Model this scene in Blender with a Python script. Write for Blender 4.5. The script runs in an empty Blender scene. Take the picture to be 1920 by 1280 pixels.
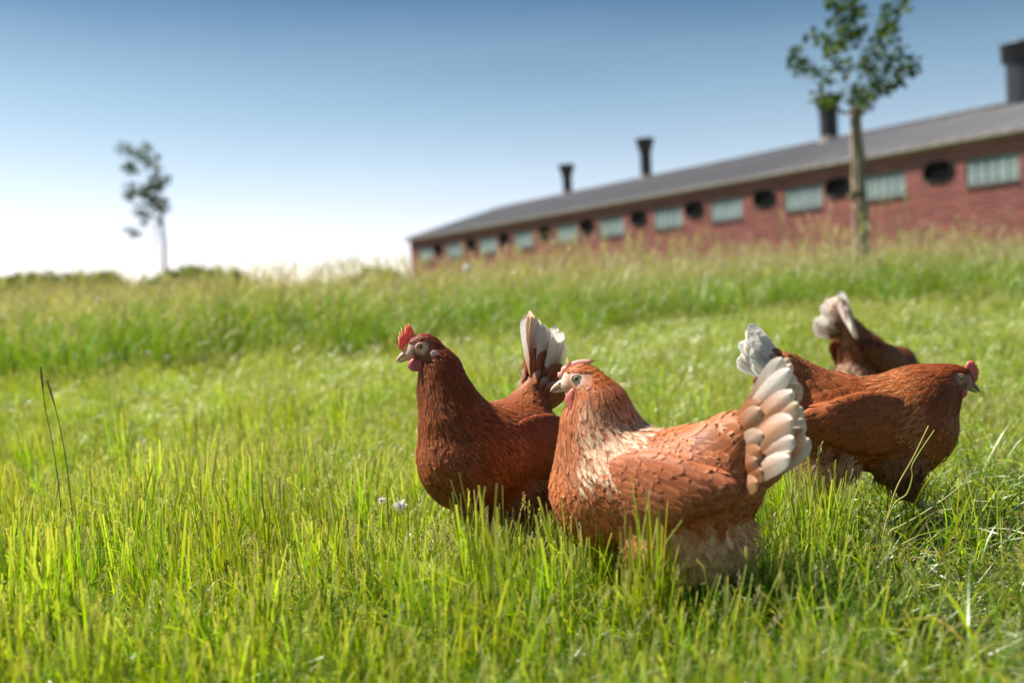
import bpy, math, random
import numpy as np
from mathutils import Vector, Matrix, Euler

rng = np.random.default_rng(7)
random.seed(7)
SC = bpy.context.scene
COL = SC.collection

# ------------------------------------------------------------------ camera
F_PX, EYE = 1867.0, 0.47
PITCH, ROLL = math.radians(-2.09), math.radians(-3.0)
cam_d = bpy.data.cameras.new('camera')
cam = bpy.data.objects.new('camera', cam_d)
COL.objects.link(cam)
R0 = Matrix.Rotation(math.pi / 2 + PITCH, 3, 'X') @ Matrix.Rotation(ROLL, 3, 'Z')
cam.matrix_world = Matrix.Translation((0, 0, EYE)) @ R0.to_4x4()
cam_d.sensor_width = 36.0
cam_d.lens = 36.0 * F_PX / 1920.0
cam_d.clip_start, cam_d.clip_end = 0.05, 2000
cam_d.dof.use_dof = True
cam_d.dof.focus_distance = 1.62
cam_d.dof.aperture_fstop = 2.35
SC.camera = cam


def at(px, py, d):
    """world point seen at a photo pixel (1920 wide) at a given depth: used to lay the plan out"""
    v = R0 @ Vector(((px - 960) / F_PX * d, -(py - 640) / F_PX * d, -d))
    return Vector((v.x, v.y, v.z + EYE))


# ------------------------------------------------------------------ sky and sun
SUN_EL, SUN_AZ = math.radians(55), math.radians(158)     # azimuth measured from +X towards +Y
world = bpy.data.worlds.new('World')
SC.world = world
world.use_nodes = True
nt = world.node_tree
nt.nodes.clear()
out = nt.nodes.new('ShaderNodeOutputWorld')
bg = nt.nodes.new('ShaderNodeBackground')
sky = nt.nodes.new('ShaderNodeTexSky')
sky.sky_type = 'NISHITA'
sky.sun_disc = False
sky.sun_elevation = SUN_EL
sky.sun_rotation = math.pi / 2 - SUN_AZ
sky.altitude = 0
sky.air_density = 1.0
sky.dust_density = 1.2
sky.ozone_density = 3.0
geo = nt.nodes.new('ShaderNodeNewGeometry')
sep = nt.nodes.new('ShaderNodeSeparateXYZ')
mz = nt.nodes.new('ShaderNodeMath'); mz.operation = 'MULTIPLY'; mz.inputs[1].default_value = 2.0
comb = nt.nodes.new('ShaderNodeCombineXYZ')
tc = nt.nodes.new('ShaderNodeTexCoord')
nt.links.new(tc.outputs['Generated'], sep.inputs[0])
nt.links.new(sep.outputs[0], comb.inputs[0]); nt.links.new(sep.outputs[1], comb.inputs[1])
nt.links.new(sep.outputs[2], mz.inputs[0]); nt.links.new(mz.outputs[0], comb.inputs[2])
nrm = nt.nodes.new('ShaderNodeVectorMath'); nrm.operation = 'NORMALIZE'
nt.links.new(comb.outputs[0], nrm.inputs[0]); nt.links.new(nrm.outputs[0], sky.inputs[0])
ramp = nt.nodes.new('ShaderNodeValToRGB')
cr = ramp.color_ramp
stops = [(0.0, (.93, .67, .54)), (.07, (.88, .64, .53)), (.13, (.74, .61, .47)), (.20, (.50, .505, .40)), (.30, (.165, .25, .26)), (.6, (.12, .19, .22)), (1.0, (.10, .16, .20))]
while len(cr.elements) < len(stops): cr.elements.new(.5)
for e, (p_, c_) in zip(cr.elements, stops): e.position = p_; e.color = (*c_, 1)
mulx = nt.nodes.new('ShaderNodeVectorMath'); mulx.operation = 'MULTIPLY'
scl2 = nt.nodes.new('ShaderNodeVectorMath'); scl2.operation = 'SCALE'; scl2.inputs['Scale'].default_value = 2.0
nt.links.new(sep.outputs[2], ramp.inputs[0])
nt.links.new(sky.outputs[0], mulx.inputs[0]); nt.links.new(ramp.outputs[0], mulx.inputs[1]); nt.links.new(mulx.outputs[0], scl2.inputs[0])
# faint high haze streaks
wmap = nt.nodes.new('ShaderNodeMapping'); wmap.inputs['Scale'].default_value = (1.2, 1.2, 7.0)
wn = nt.nodes.new('ShaderNodeTexNoise'); wn.inputs['Scale'].default_value = 1.6; wn.inputs['Detail'].default_value = 5
wr = nt.nodes.new('ShaderNodeMapRange'); wr.inputs[1].default_value = .45; wr.inputs[2].default_value = .8; wr.inputs[3].default_value = 0; wr.inputs[4].default_value = .06
wm_ = nt.nodes.new('ShaderNodeMix'); wm_.data_type = 'RGBA'; wm_.inputs[7].default_value = (6.5, 7.0, 7.4, 1)
nt.links.new(tc.outputs['Generated'], wmap.inputs[0]); nt.links.new(wmap.outputs[0], wn.inputs[0]); nt.links.new(wn.outputs[0], wr.inputs[0])
nt.links.new(wr.outputs[0], wm_.inputs[0]); nt.links.new(scl2.outputs[0], wm_.inputs[6]); nt.links.new(wm_.outputs[2], bg.inputs[0]); nt.links.new(bg.outputs[0], out.inputs[0])
bg.inputs[1].default_value = 0.085

sun_d = bpy.data.lights.new('sun', 'SUN')
sun_d.energy = 5.0
sun_d.angle = math.radians(0.53)
sun_d.color = (1.0, 0.94, 0.84)
sun = bpy.data.objects.new('sun', sun_d)
COL.objects.link(sun)
sdir = Vector((math.cos(SUN_EL) * math.cos(SUN_AZ), math.cos(SUN_EL) * math.sin(SUN_AZ), math.sin(SUN_EL)))
sun.rotation_euler = sdir.to_track_quat('Z', 'Y').to_euler()
sun.location = (-6, 4, 12)

vs = SC.view_settings
vs.view_transform = 'Standard'
vs.look = 'None'
vs.exposure = 1.15
vs.gamma = 1.0
vs.use_curve_mapping = False
SC.cycles.use_denoising = True
SC.cycles.max_bounces = 8
SC.cycles.diffuse_bounces = 3
SC.cycles.glossy_bounces = 2
SC.cycles.transmission_bounces = 4
SC.cycles.transparent_max_bounces = 4
SC.cycles.caustics_reflective = False
SC.cycles.caustics_refractive = False


# ------------------------------------------------------------------ helpers
def tag(o, label=None, cat=None, group=None, kind=None):
    if label: o['label'] = label
    if cat: o['category'] = cat
    if group: o['group'] = group
    if kind: o['kind'] = kind
    return o


def link(name, data, parent=None, loc=None, rot=None):
    o = bpy.data.objects.new(name, data)
    COL.objects.link(o)
    if parent is not None: o.parent = parent
    if loc is not None: o.location = loc
    if rot is not None: o.rotation_euler = rot
    return o


def empty(name, loc, rz=0.0):
    o = link(name, None, None, loc, (0, 0, rz))
    o.empty_display_size = 0.1
    return o


def mesh(name, V, Fq, mat=None, col=None, uv=None, smooth=True):
    """V Nx3, Fq list/array of faces, col per-vertex rgb, uv per-vertex"""
    me = bpy.data.meshes.new(name)
    V = np.asarray(V, dtype=np.float32)
    if isinstance(Fq, np.ndarray):
        nf, k = Fq.shape
        me.vertices.add(len(V)); me.vertices.foreach_set('co', V.ravel())
        me.loops.add(nf * k); me.loops.foreach_set('vertex_index', Fq.astype(np.int32).ravel())
        me.polygons.add(nf)
        me.polygons.foreach_set('loop_start', np.arange(0, nf * k, k, dtype=np.int32))
        me.update(calc_edges=True)
    else:
        me.from_pydata([tuple(map(float, v)) for v in V], [], Fq)
    if col is not None:
        a = me.color_attributes.new('Col', 'FLOAT_COLOR', 'POINT')
        c = np.ones((len(V), 4), dtype=np.float32); c[:, :3] = col
        a.data.foreach_set('color', c.ravel())
    if uv is not None:
        l = me.uv_layers.new(name='UVMap')
        idx = np.empty(len(me.loops), dtype=np.int32); me.loops.foreach_get('vertex_index', idx)
        l.data.foreach_set('uv', np.asarray(uv, dtype=np.float32)[idx].ravel())
    if smooth:
        me.polygons.foreach_set('use_smooth', np.ones(len(me.polygons), dtype=bool))
    if mat is not None: me.materials.append(mat)
    me.validate()
    return me


class MB:
    """collects simple shapes into one mesh"""
    def __init__(s): s.v = []; s.f = []; s.c = []

    def add(s, V, Fs, c=None):
        n = len(s.v); s.v += [tuple(map(float, p)) for p in V]
        s.f += [[i + n for i in f] for f in Fs]
        s.c += [c if c is not None else (1, 1, 1)] * len(V)

    def box(s, a, b, c=None, M=None):
        x0, y0, z0 = a; x1, y1, z1 = b
        V = [(x0, y0, z0), (x1, y0, z0), (x1, y1, z0), (x0, y1, z0), (x0, y0, z1), (x1, y0, z1), (x1, y1, z1), (x0, y1, z1)]
        if M is not None: V = [M @ Vector(p) for p in V]
        s.add(V, [(0, 3, 2, 1), (4, 5, 6, 7), (0, 1, 5, 4), (1, 2, 6, 5), (2, 3, 7, 6), (3, 0, 4, 7)], c)

    def tube(s, pts, rad, n=8, c=None, flat=1.0, cap=True):
        pts = [Vector(p) for p in pts]
        V = []; Fs = []
        ref = Vector((0.03, 1, 0.02))
        for i, p in enumerate(pts):
            t = (pts[min(i + 1, len(pts) - 1)] - pts[max(i - 1, 0)]).normalized()
            if abs(t.dot(ref)) > 0.95: ref = Vector((1, 0.02, 0.03))
            u = t.cross(ref).normalized(); w = t.cross(u)
            r = rad[i] if hasattr(rad, '__len__') else rad
            for k in range(n):
                a = 2 * math.pi * k / n
                V.append(p + u * math.cos(a) * r + w * math.sin(a) * r * flat)
        for i in range(len(pts) - 1):
            for k in range(n):
                Fs.append((i * n + k, i * n + (k + 1) % n, (i + 1) * n + (k + 1) % n, (i + 1) * n + k))
        if cap:
            Fs.append(tuple(range(n - 1, -1, -1))); Fs.append(tuple(range((len(pts) - 1) * n, len(pts) * n)))
        s.add(V, Fs, c)

    def lathe(s, prof, n=20, c=None, loc=(0, 0, 0)):
        V = []; Fs = []
        for r, z in prof:
            for k in range(n):
                a = 2 * math.pi * k / n
                V.append((loc[0] + r * math.cos(a), loc[1] + r * math.sin(a), loc[2] + z))
        for i in range(len(prof) - 1):
            for k in range(n):
                Fs.append((i * n + k, i * n + (k + 1) % n, (i + 1) * n + (k + 1) % n, (i + 1) * n + k))
        s.add(V, Fs, c)

    def mesh(s, name, mat, smooth=False):
        return mesh(name, s.v, s.f, mat, col=np.array(s.c, dtype=np.float32), smooth=smooth)


def quads_mesh(*a, **k): return mesh(*a, **k)


# ------------------------------------------------------------------ materials
def newmat(name):
    m = bpy.data.materials.new(name); m.use_nodes = True
    m.node_tree.nodes.clear()
    return m, m.node_tree


def N(nt, t, **kw):
    n = nt.nodes.new(t)
    for k, v in kw.items(): setattr(n, k, v)
    return n


def principled(name, base, rough=0.6, attr=False, noise=None, bump=None, spec=0.4, metal=0.0, sss=0.0, transl=0.0, emit=None, coat=0.0, varamt=0.0):
    m, t = newmat(name)
    o = N(t, 'ShaderNodeOutputMaterial'); p = N(t, 'ShaderNodeBsdfPrincipled')
    p.inputs['Roughness'].default_value = rough
    p.inputs['Specular IOR Level'].default_value = spec
    p.inputs['Metallic'].default_value = metal
    p.inputs['Coat Weight'].default_value = coat
    if sss:
        p.inputs['Subsurface Weight'].default_value = sss
        p.inputs['Subsurface Radius'].default_value = (1.0, 0.35, 0.2)
        p.inputs['Subsurface Scale'].default_value = 0.006
    src = None
    if attr:
        a = N(t, 'ShaderNodeAttribute', attribute_name='Col'); src = a.outputs['Color']
    if noise:
        sc, lo, hi = noise[:3]
        tcn = N(t, 'ShaderNodeTexCoord'); n = N(t, 'ShaderNodeTexNoise'); n.inputs['Scale'].default_value = sc
        n.inputs['Detail'].default_value = 6
        if len(noise) > 3:
            mp = N(t, 'ShaderNodeMapping'); mp.inputs['Scale'].default_value = noise[3]
            t.links.new(tcn.outputs['Object'], mp.inputs[0]); t.links.new(mp.outputs[0], n.inputs[0])
        else:
            t.links.new(tcn.outputs['Object'], n.inputs[0])
        mr = N(t, 'ShaderNodeMapRange'); mr.inputs[1].default_value = 0.3; mr.inputs[2].default_value = 0.7
        mr.inputs[3].default_value = lo; mr.inputs[4].default_value = hi
        t.links.new(n.outputs[0], mr.inputs[0])
        mx = N(t, 'ShaderNodeVectorMath', operation='SCALE')
        if src is not None: t.links.new(src, mx.inputs[0])
        else: mx.inputs[0].default_value = base
        t.links.new(mr.outputs[0], mx.inputs['Scale'])
        src = mx.outputs[0]
    if varamt:
        oi = N(t, 'ShaderNodeObjectInfo'); mr2 = N(t, 'ShaderNodeMapRange')
        mr2.inputs[3].default_value = 1 - varamt; mr2.inputs[4].default_value = 1 + varamt
        t.links.new(oi.outputs['Random'], mr2.inputs[0])
        mx = N(t, 'ShaderNodeVectorMath', operation='SCALE')
        if src is not None: t.links.new(src, mx.inputs[0])
        else: mx.inputs[0].default_value = base
        t.links.new(mr2.outputs[0], mx.inputs['Scale']); src = mx.outputs[0]
    if src is not None: t.links.new(src, p.inputs['Base Color'])
    else: p.inputs['Base Color'].default_value = (*base, 1)
    if bump:
        bs, bd = bump
        tcn = N(t, 'ShaderNodeTexCoord'); n = N(t, 'ShaderNodeTexNoise'); n.inputs['Scale'].default_value = bs
        n.inputs['Detail'].default_value = 5
        t.links.new(tcn.outputs['Object'], n.inputs[0])
        b = N(t, 'ShaderNodeBump'); b.inputs['Strength'].default_value = 0.6; b.inputs['Distance'].default_value = bd
        t.links.new(n.outputs[0], b.inputs['Height']); t.links.new(b.outputs[0], p.inputs['Normal'])
    if emit:
        p.inputs['Emission Color'].default_value = (*emit, 1); p.inputs['Emission Strength'].default_value = 1
    if transl:
        tr = N(t, 'ShaderNodeBsdfTranslucent'); mx = N(t, 'ShaderNodeMixShader'); mx.inputs[0].default_value = transl
        if src is not None: t.links.new(src, tr.inputs[0])
        else: tr.inputs[0].default_value = (*base, 1)
        t.links.new(p.outputs[0], mx.inputs[1]); t.links.new(tr.outputs[0], mx.inputs[2]); t.links.new(mx.outputs[0], o.inputs[0])
    else:
        t.links.new(p.outputs[0], o.inputs[0])
    return m


def grass_material(name, transl=0.5, var=0.25, gloss=.17):
    m, t = newmat(name)
    o = N(t, 'ShaderNodeOutputMaterial'); a = N(t, 'ShaderNodeAttribute', attribute_name='Col')
    oi = N(t, 'ShaderNodeObjectInfo')
    hs = N(t, 'ShaderNodeHueSaturation')
    mr = N(t, 'ShaderNodeMapRange'); mr.inputs[3].default_value = 0.48; mr.inputs[4].default_value = 0.515
    mr2 = N(t, 'ShaderNodeMapRange'); mr2.inputs[3].default_value = 1 - var; mr2.inputs[4].default_value = 1 + var
    t.links.new(oi.outputs['Random'], mr.inputs[0]); t.links.new(oi.outputs['Random'], mr2.inputs[0])
    t.links.new(mr.outputs[0], hs.inputs['Hue']); t.links.new(mr2.outputs[0], hs.inputs['Value'])
    t.links.new(a.outputs['Color'], hs.inputs['Color'])
    d = N(t, 'ShaderNodeBsdfDiffuse'); tr = N(t, 'ShaderNodeBsdfTranslucent'); g = N(t, 'ShaderNodeBsdfGlossy')
    g.inputs['Roughness'].default_value = 0.42; g.inputs['Color'].default_value = (0.9, 0.95, 0.85, 1)
    # transmitted light is yellower than reflected
    hs2 = N(t, 'ShaderNodeMix', data_type='RGBA', blend_type='MULTIPLY'); hs2.inputs[0].default_value = 1.0
    hs2.inputs[7].default_value = (1.42, 1.40, 0.40, 1)
    t.links.new(hs.outputs[0], hs2.inputs[6])
    t.links.new(hs.outputs[0], d.inputs[0]); t.links.new(hs2.outputs[2], tr.inputs[0])
    mx = N(t, 'ShaderNodeMixShader'); mx.inputs[0].default_value = transl
    t.links.new(d.outputs[0], mx.inputs[1]); t.links.new(tr.outputs[0], mx.inputs[2])
    fr = N(t, 'ShaderNodeFresnel'); fr.inputs[0].default_value = 1.4
    ml = N(t, 'ShaderNodeMath', operation='MULTIPLY'); ml.inputs[1].default_value = gloss
    t.links.new(fr.outputs[0], ml.inputs[0])
    mx2 = N(t, 'ShaderNodeMixShader'); t.links.new(ml.outputs[0], mx2.inputs[0])
    t.links.new(mx.outputs[0], mx2.inputs[1]); t.links.new(g.outputs[0], mx2.inputs[2]); t.links.new(mx2.outputs[0], o.inputs[0])
    return m


M_GRASS = grass_material('grass_blades')
M_MEADOW = grass_material('meadow_grass', 0.45, .2, .08)
M_LEAF = grass_material('tree_leaves', 0.30, 0.15, .0)
M_FEATHER = principled('feather', (1, 1, 1), 0.5, attr=True, noise=(260, 0.82, 1.15), spec=0.3, transl=0.12)
M_TAIL = principled('tail_feather', (1, 1, 1), 0.5, attr=True, noise=(300, 0.9, 1.1), spec=0.3, transl=0.5)
def feather_material(name, transl, rough=0.5):
    m, t = newmat(name)
    o = N(t, 'ShaderNodeOutputMaterial'); p = N(t, 'ShaderNodeBsdfPrincipled'); tr = N(t, 'ShaderNodeBsdfTranslucent'); mx = N(t, 'ShaderNodeMixShader')
    p.inputs['Roughness'].default_value = rough; p.inputs['Specular IOR Level'].default_value = .22
    p.inputs['Sheen Weight'].default_value = .0
    a = N(t, 'ShaderNodeAttribute', attribute_name='Col'); uv = N(t, 'ShaderNodeUVMap', uv_map='UVMap')
    mp = N(t, 'ShaderNodeMapping'); mp.inputs['Scale'].default_value = (2.2, 9, 1)
    mp.inputs['Rotation'].default_value = (0, 0, .35)
    n = N(t, 'ShaderNodeTexNoise'); n.inputs['Scale'].default_value = 1.0; n.inputs['Detail'].default_value = 5; n.inputs['Roughness'].default_value = .7
    t.links.new(uv.outputs[0], mp.inputs[0]); t.links.new(mp.outputs[0], n.inputs[0])
    mr = N(t, 'ShaderNodeMapRange'); mr.inputs[1].default_value = .3; mr.inputs[2].default_value = .7; mr.inputs[3].default_value = .62; mr.inputs[4].default_value = 1.32
    t.links.new(n.outputs[0], mr.inputs[0])
    sc = N(t, 'ShaderNodeVectorMath', operation='SCALE'); t.links.new(a.outputs['Color'], sc.inputs[0]); t.links.new(mr.outputs[0], sc.inputs['Scale'])
    b = N(t, 'ShaderNodeBump'); b.inputs['Strength'].default_value = .5; b.inputs['Distance'].default_value = .0005
    t.links.new(n.outputs[0], b.inputs['Height']); t.links.new(b.outputs[0], p.inputs['Normal'])
    t.links.new(sc.outputs[0], p.inputs['Base Color']); t.links.new(sc.outputs[0], tr.inputs[0])
    mx.inputs[0].default_value = transl
    t.links.new(p.outputs[0], mx.inputs[1]); t.links.new(tr.outputs[0], mx.inputs[2]); t.links.new(mx.outputs[0], o.inputs[0])
    return m


M_PLUME = feather_material('plumage', .14)
M_SKIN = principled('hen_skin', (1, 1, 1), 0.5, attr=True, noise=(300, 0.85, 1.12), sss=0.25, bump=(500, 0.0008))
M_COMB = principled('comb_skin', (0.86, 0.20, 0.16), 0.42, noise=(250, 0.85, 1.15), sss=0.5, bump=(900, 0.0006), transl=0.35, spec=0.5)
M_PALECOMB = principled('pale_comb_skin', (0.72, 0.36, 0.31), 0.42, noise=(250, 0.85, 1.1), sss=0.5, bump=(900, 0.0006), transl=0.2, spec=0.5)
M_PINKCOMB = principled('pink_comb_skin', (0.62, 0.17, 0.14), 0.42, noise=(250, 0.8, 1.2), sss=0.5, bump=(900, 0.0006), transl=0.2, spec=0.5)
M_WATTLE = principled('wattle_skin', (0.50, 0.10, 0.09), 0.4, noise=(260, 0.8, 1.25), sss=0.4, bump=(700, 0.0008), spec=0.5)
M_LOBE = principled('earlobe_skin', (0.60, 0.48, 0.42), 0.5, noise=(300, 0.85, 1.1), sss=0.2)
M_BEAK = principled('beak_horn', (1, 1, 1), 0.32, attr=True, noise=(200, 0.85, 1.1), spec=0.5)
M_LEG = principled('leg_scales', (0.62, 0.46, 0.28), 0.5, noise=(500, 0.7, 1.15), bump=(700, 0.001))
M_IRIS = principled('iris', (1, 1, 1), 0.12, attr=True, spec=0.6, coat=1.0)
M_BRICK = principled('brick', (0.245, 0.080, 0.066), 0.85, noise=(9, 0.75, 1.2), varamt=0.22, bump=(60, 0.003))
M_BRICKS = principled('brick_far', (0.30, 0.075, 0.05), 0.85, attr=True, noise=(9, 0.8, 1.15), bump=(60, 0.003))
M_MORTAR = principled('mortar', (0.42, 0.32, 0.27), 0.9, noise=(20, 0.8, 1.1))
M_ROOF = principled('roof_sheet', (0.19, 0.185, 0.19), 0.6, noise=(1.5, 0.82, 1.12, (1, 0.25, 1)), spec=0.4, varamt=0.05)
M_DARKMETAL = principled('dark_sheet', (0.014, 0.016, 0.022), 0.42, noise=(3, 0.8, 1.2), spec=0.4)
M_FLASH = principled('lead_flashing', (0.15, 0.125, 0.12), 0.6, noise=(8, 0.8, 1.1))
M_GUTTER = principled('gutter', (0.36, 0.30, 0.24), 0.5, noise=(5, 0.8, 1.1))
M_SOFFIT = principled('soffit_board', (0.10, 0.05, 0.03), 0.8, noise=(12, 0.7, 1.2))
M_GLASS = principled('glass_block', (0.21, 0.27, 0.27), 0.7, noise=(14, 0.85, 1.15), spec=0.25, varamt=0.1)
M_GROUT = principled('window_grout', (0.30, 0.32, 0.31), 0.8)
M_BLACK = principled('black_rubber', (0.003, 0.003, 0.0035), 0.8)
M_BARK = principled('bark', (0.30, 0.26, 0.18), 0.85, noise=(18, 0.6, 1.35, (1, 1, 0.35)), bump=(60, 0.006))
M_STAKE = principled('stake_wood', (0.42, 0.30, 0.23), 0.85, noise=(22, 0.35, 1.5), bump=(45, 0.008))
M_TIE = principled('tree_tie', (0.12, 0.09, 0.05), 0.8)
M_PUFF = principled('seed_puff', (0.80, 0.78, 0.74), 0.8, transl=0.3)
M_FUZZ = principled('loose_feather', (0.82, 0.80, 0.76), 0.8, transl=0.3)
M_STEM = principled('green_stem', (0.16, 0.18, 0.05), 0.6, attr=True, transl=0.2)


def soil_material():
    m, t = newmat('thatch_and_soil')
    o = N(t, 'ShaderNodeOutputMaterial'); p = N(t, 'ShaderNodeBsdfPrincipled'); p.inputs['Roughness'].default_value = 0.95
    tcn = N(t, 'ShaderNodeTexCoord'); n = N(t, 'ShaderNodeTexNoise'); n.inputs['Scale'].default_value = 30; n.inputs['Detail'].default_value = 8
    n2 = N(t, 'ShaderNodeTexNoise'); n2.inputs['Scale'].default_value = 1.2
    t.links.new(tcn.outputs['Object'], n.inputs[0]); t.links.new(tcn.outputs['Object'], n2.inputs[0])
    r = N(t, 'ShaderNodeValToRGB'); r.color_ramp.elements[0].position = 0.35; r.color_ramp.elements[1].position = 0.7
    r.color_ramp.elements[0].color = (0.02, 0.03, 0.008, 1); r.color_ramp.elements[1].color = (0.10, 0.12, 0.03, 1)
    t.links.new(n.outputs[0], r.inputs[0]); t.links.new(r.outputs[0], p.inputs['Base Color'])
    b = N(t, 'ShaderNodeBump'); b.inputs['Distance'].default_value = 0.02; t.links.new(n.outputs[0], b.inputs['Height']); t.links.new(b.outputs[0], p.inputs['Normal'])
    t.links.new(p.outputs[0], o.inputs[0])
    return m


M_SOIL = soil_material()


# ------------------------------------------------------------------ ground
def height(x, y):
    x = np.asarray(x, dtype=float); y = np.asarray(y, dtype=float)
    t = np.clip((y - 2.0) / 4.2, 0, 1)
    z = 0.35 * t * t * (3 - 2 * t)
    z += np.clip(y - 6, 0, 30) * 0.006
    z += 0.012 * np.sin(x * 1.7 + y * 0.8) * np.clip(y - 2, 0, 1) + 0.004 * np.sin(x * 9 + 1) * np.sin(y * 8)
    far = np.clip((np.hypot(x, y) - 45) / 200, 0, 1)
    return z + 1.5 * far * far


gx = np.concatenate([-np.geomspace(900, 3.2, 40), np.linspace(-3, 3, 90), np.geomspace(3.2, 900, 40)])
gy = np.concatenate([-np.geomspace(900, 0.6, 25), np.linspace(-0.5, 8, 130), np.geomspace(8.2, 1200, 55)])
GX, GY = np.meshgrid(gx, gy, indexing='ij')
V = np.stack([GX, GY, height(GX, GY)], -1).reshape(-1, 3)
ii, jj = np.meshgrid(np.arange(len(gx) - 1), np.arange(len(gy) - 1), indexing='ij')
a = (ii * len(gy) + jj).ravel()
F = np.stack([a, a + len(gy), a + len(gy) + 1, a + 1], -1)
ground = link('ground', mesh('ground', V, F, M_SOIL))
tag(ground, kind='structure')

# ------------------------------------------------------------------ barn
# wall axis from the near reference point away to the left
B0 = Vector((8.3166, 16.9991, 0)); AX = Vector((-0.54893, 0.83587, 0))     # s runs along AX
NO = Vector((-0.83587, -0.54893, 0))                                        # outward normal of the long wall
barn = empty('brick_barn', (B0.x, B0.y, 0.42))
tag(barn, 'long low red brick poultry barn with a ribbed grey roof', 'barn')
barn_rot = math.atan2(AX.y, AX.x)
barn.rotation_euler = (0, 0, barn_rot)
# barn local frame: x = s along wall, y = depth (behind the wall is -NO). check handedness
yl = Vector((-math.sin(barn_rot), math.cos(barn_rot), 0))
YS = 1 if yl.dot(NO) > 0 else -1          # y local * YS = outwards
S0, S1 = -5.5, 21.3
HW = 4.0
EAVE, RIDGE = 2.965 - 0.42, 4.10 - 0.42
ZB = -0.5


def L(s, o, z):                           # s along wall, o outward from wall plane, z above barn base
    return (s, o * YS, z)


WINS = [(-4.1), (-2.0), 0.02, 2.17, 4.07, 6.23, 8.13, 10.25, 12.17, 14.28, 16.2, 18.28, 20.2]
VENTS = [-3.1, -1.05, 1.02, 3.2, 5.1, 7.22, 9.17, 11.25, 13.18, 15.28, 17.2, 19.33]
WW, WZ0, WZ1 = 0.95, 2.11 - 0.42, 2.57 - 0.42
VW, VZ = 0.62, 2.44 - 0.42
VH = 0.38

# mortar core wall with real openings (wall = slabs between the holes)
mb = MB()
ops = sorted([(w - WW / 2, w + WW / 2, WZ0, WZ1) for w in WINS] + [(v - VW / 2 + .04, v + VW / 2 - .04, VZ - VH / 2 + .03, VZ + VH / 2 - .03) for v in VENTS])


def wbox(s0, s1, z0, z1, o0=-0.24, o1=-0.012):
    lo = L(s0, o0, z0); hi = L(s1, o1, z1)
    mb.box((s0, min(lo[1], hi[1]), z0), (s1, max(lo[1], hi[1]), z1))


cur = S0
for (a0, a1, z0, z1) in ops:
    wbox(cur, a0, ZB, EAVE - 0.05); wbox(a0, a1, ZB, z0); wbox(a0, a1, z1, EAVE - 0.05); cur = a1
wbox(cur, S1, ZB, EAVE - 0.05)
link('wall', mb.mesh('wall', M_MORTAR), barn)
mb = MB()
for (s0, s1, o0, o1) in [(S0, S1, -2 * HW, -2 * HW + 0.24), (S1 - 0.24, S1, -2 * HW + 0.24, -0.24), (S0, S0 + 0.24, -2 * HW + 0.24, -0.24)]:
    wbox(s0, s1, ZB, EAVE - 0.05, o0, o1)
# gable triangles
for s0 in (S0, S1 - 0.24):
    V = [L(s0, -.012, EAVE - .05), L(s0, -2 * HW, EAVE - .05), L(s0, -HW, RIDGE - .12), L(s0 + .24, 0, EAVE - .05), L(s0 + .24, -2 * HW, EAVE - .05), L(s0 + .24, -HW, RIDGE - .12)]
    mb.add(V, [(0, 1, 2), (3, 5, 4), (0, 3, 4, 1), (1, 4, 5, 2), (2, 5, 3, 0)])
link('gable_wall', mb.mesh('gable_wall', M_BRICK), barn)

# bricks in stretcher bond on the long wall
CH = 0.0833
bw, bh = 0.25, 0.0833
bricks = []
nrow = int((EAVE - 0.06 - ZB) / CH)
for r in range(nrow):
    z0 = ZB + r * CH; z1 = z0 + CH - 0.016
    off = (r % 2) * 0.125
    s = S0 + off - 0.25
    while s < S1:
        a0, a1 = max(s, S0), min(s + bw - 0.011, S1)
        s += bw
        segs = [(a0, a1)]
        for (o0, o1, y0, y1) in ops:
            if z1 > y0 + .02 and z0 < y1 - .02:
                ns = []
                for (p, q) in segs:
                    if q <= o0 or p >= o1: ns.append((p, q))
                    else:
                        if p < o0: ns.append((p, o0 - .004))
                        if q > o1: ns.append((o1 + .004, q))
                segs = ns
        for (p, q) in segs:
            if q - p > 0.03: bricks.append((p, q, z0, z1))


def brick_mesh(w):
    b = MB(); h = CH - 0.016; d = 0.012; c = 0.003
    V = [(0, 0, 0), (w, 0, 0), (w, 0, h), (0, 0, h), (c, d * YS, c), (w - c, d * YS, c), (w - c, d * YS, h - c), (c, d * YS, h - c)]
    b.add(V, [(4, 5, 6, 7) if YS < 0 else (7, 6, 5, 4), (0, 1, 5, 4), (1, 2, 6, 5), (2, 3, 7, 6), (3, 0, 4, 7)])
    return b.mesh('brick', M_BRICK)


vis = [b for b in bricks if -0.75 < b[0] < 6 and b[2] > 1.05 - 0.42]
vis.sort(key=lambda b: b[0])
near = set(vis[:300])
cache = {}
fb = MB()
for b in bricks:
    w = round(b[1] - b[0], 3)
    jit = random.uniform(-.0015, .0025)
    if b in near:
        if w not in cache: cache[w] = brick_mesh(w)
        link('brick', cache[w], barn, (b[0], (-0.012 + jit) * YS, b[2]))
    else:
        k = random.uniform(.78, 1.2); c = (0.245 * k, 0.080 * k, 0.066 * k)
        p, q, z0, z1 = b; o1 = jit
        V = [L(p, -.012, z0), L(q, -.012, z0), L(q, -.012, z1), L(p, -.012, z1), L(p + .003, o1, z0 + .003), L(q - .003, o1, z0 + .003), L(q - .003, o1, z1 - .003), L(p + .003, o1, z1 - .003)]
        fb.add(V, [(4, 5, 6, 7), (0, 1, 5, 4), (1, 2, 6, 5), (2, 3, 7, 6), (3, 0, 4, 7)], c)
tag(link('brick_courses', fb.mesh('brick_courses', M_BRICKS), barn), kind='stuff')

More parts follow.
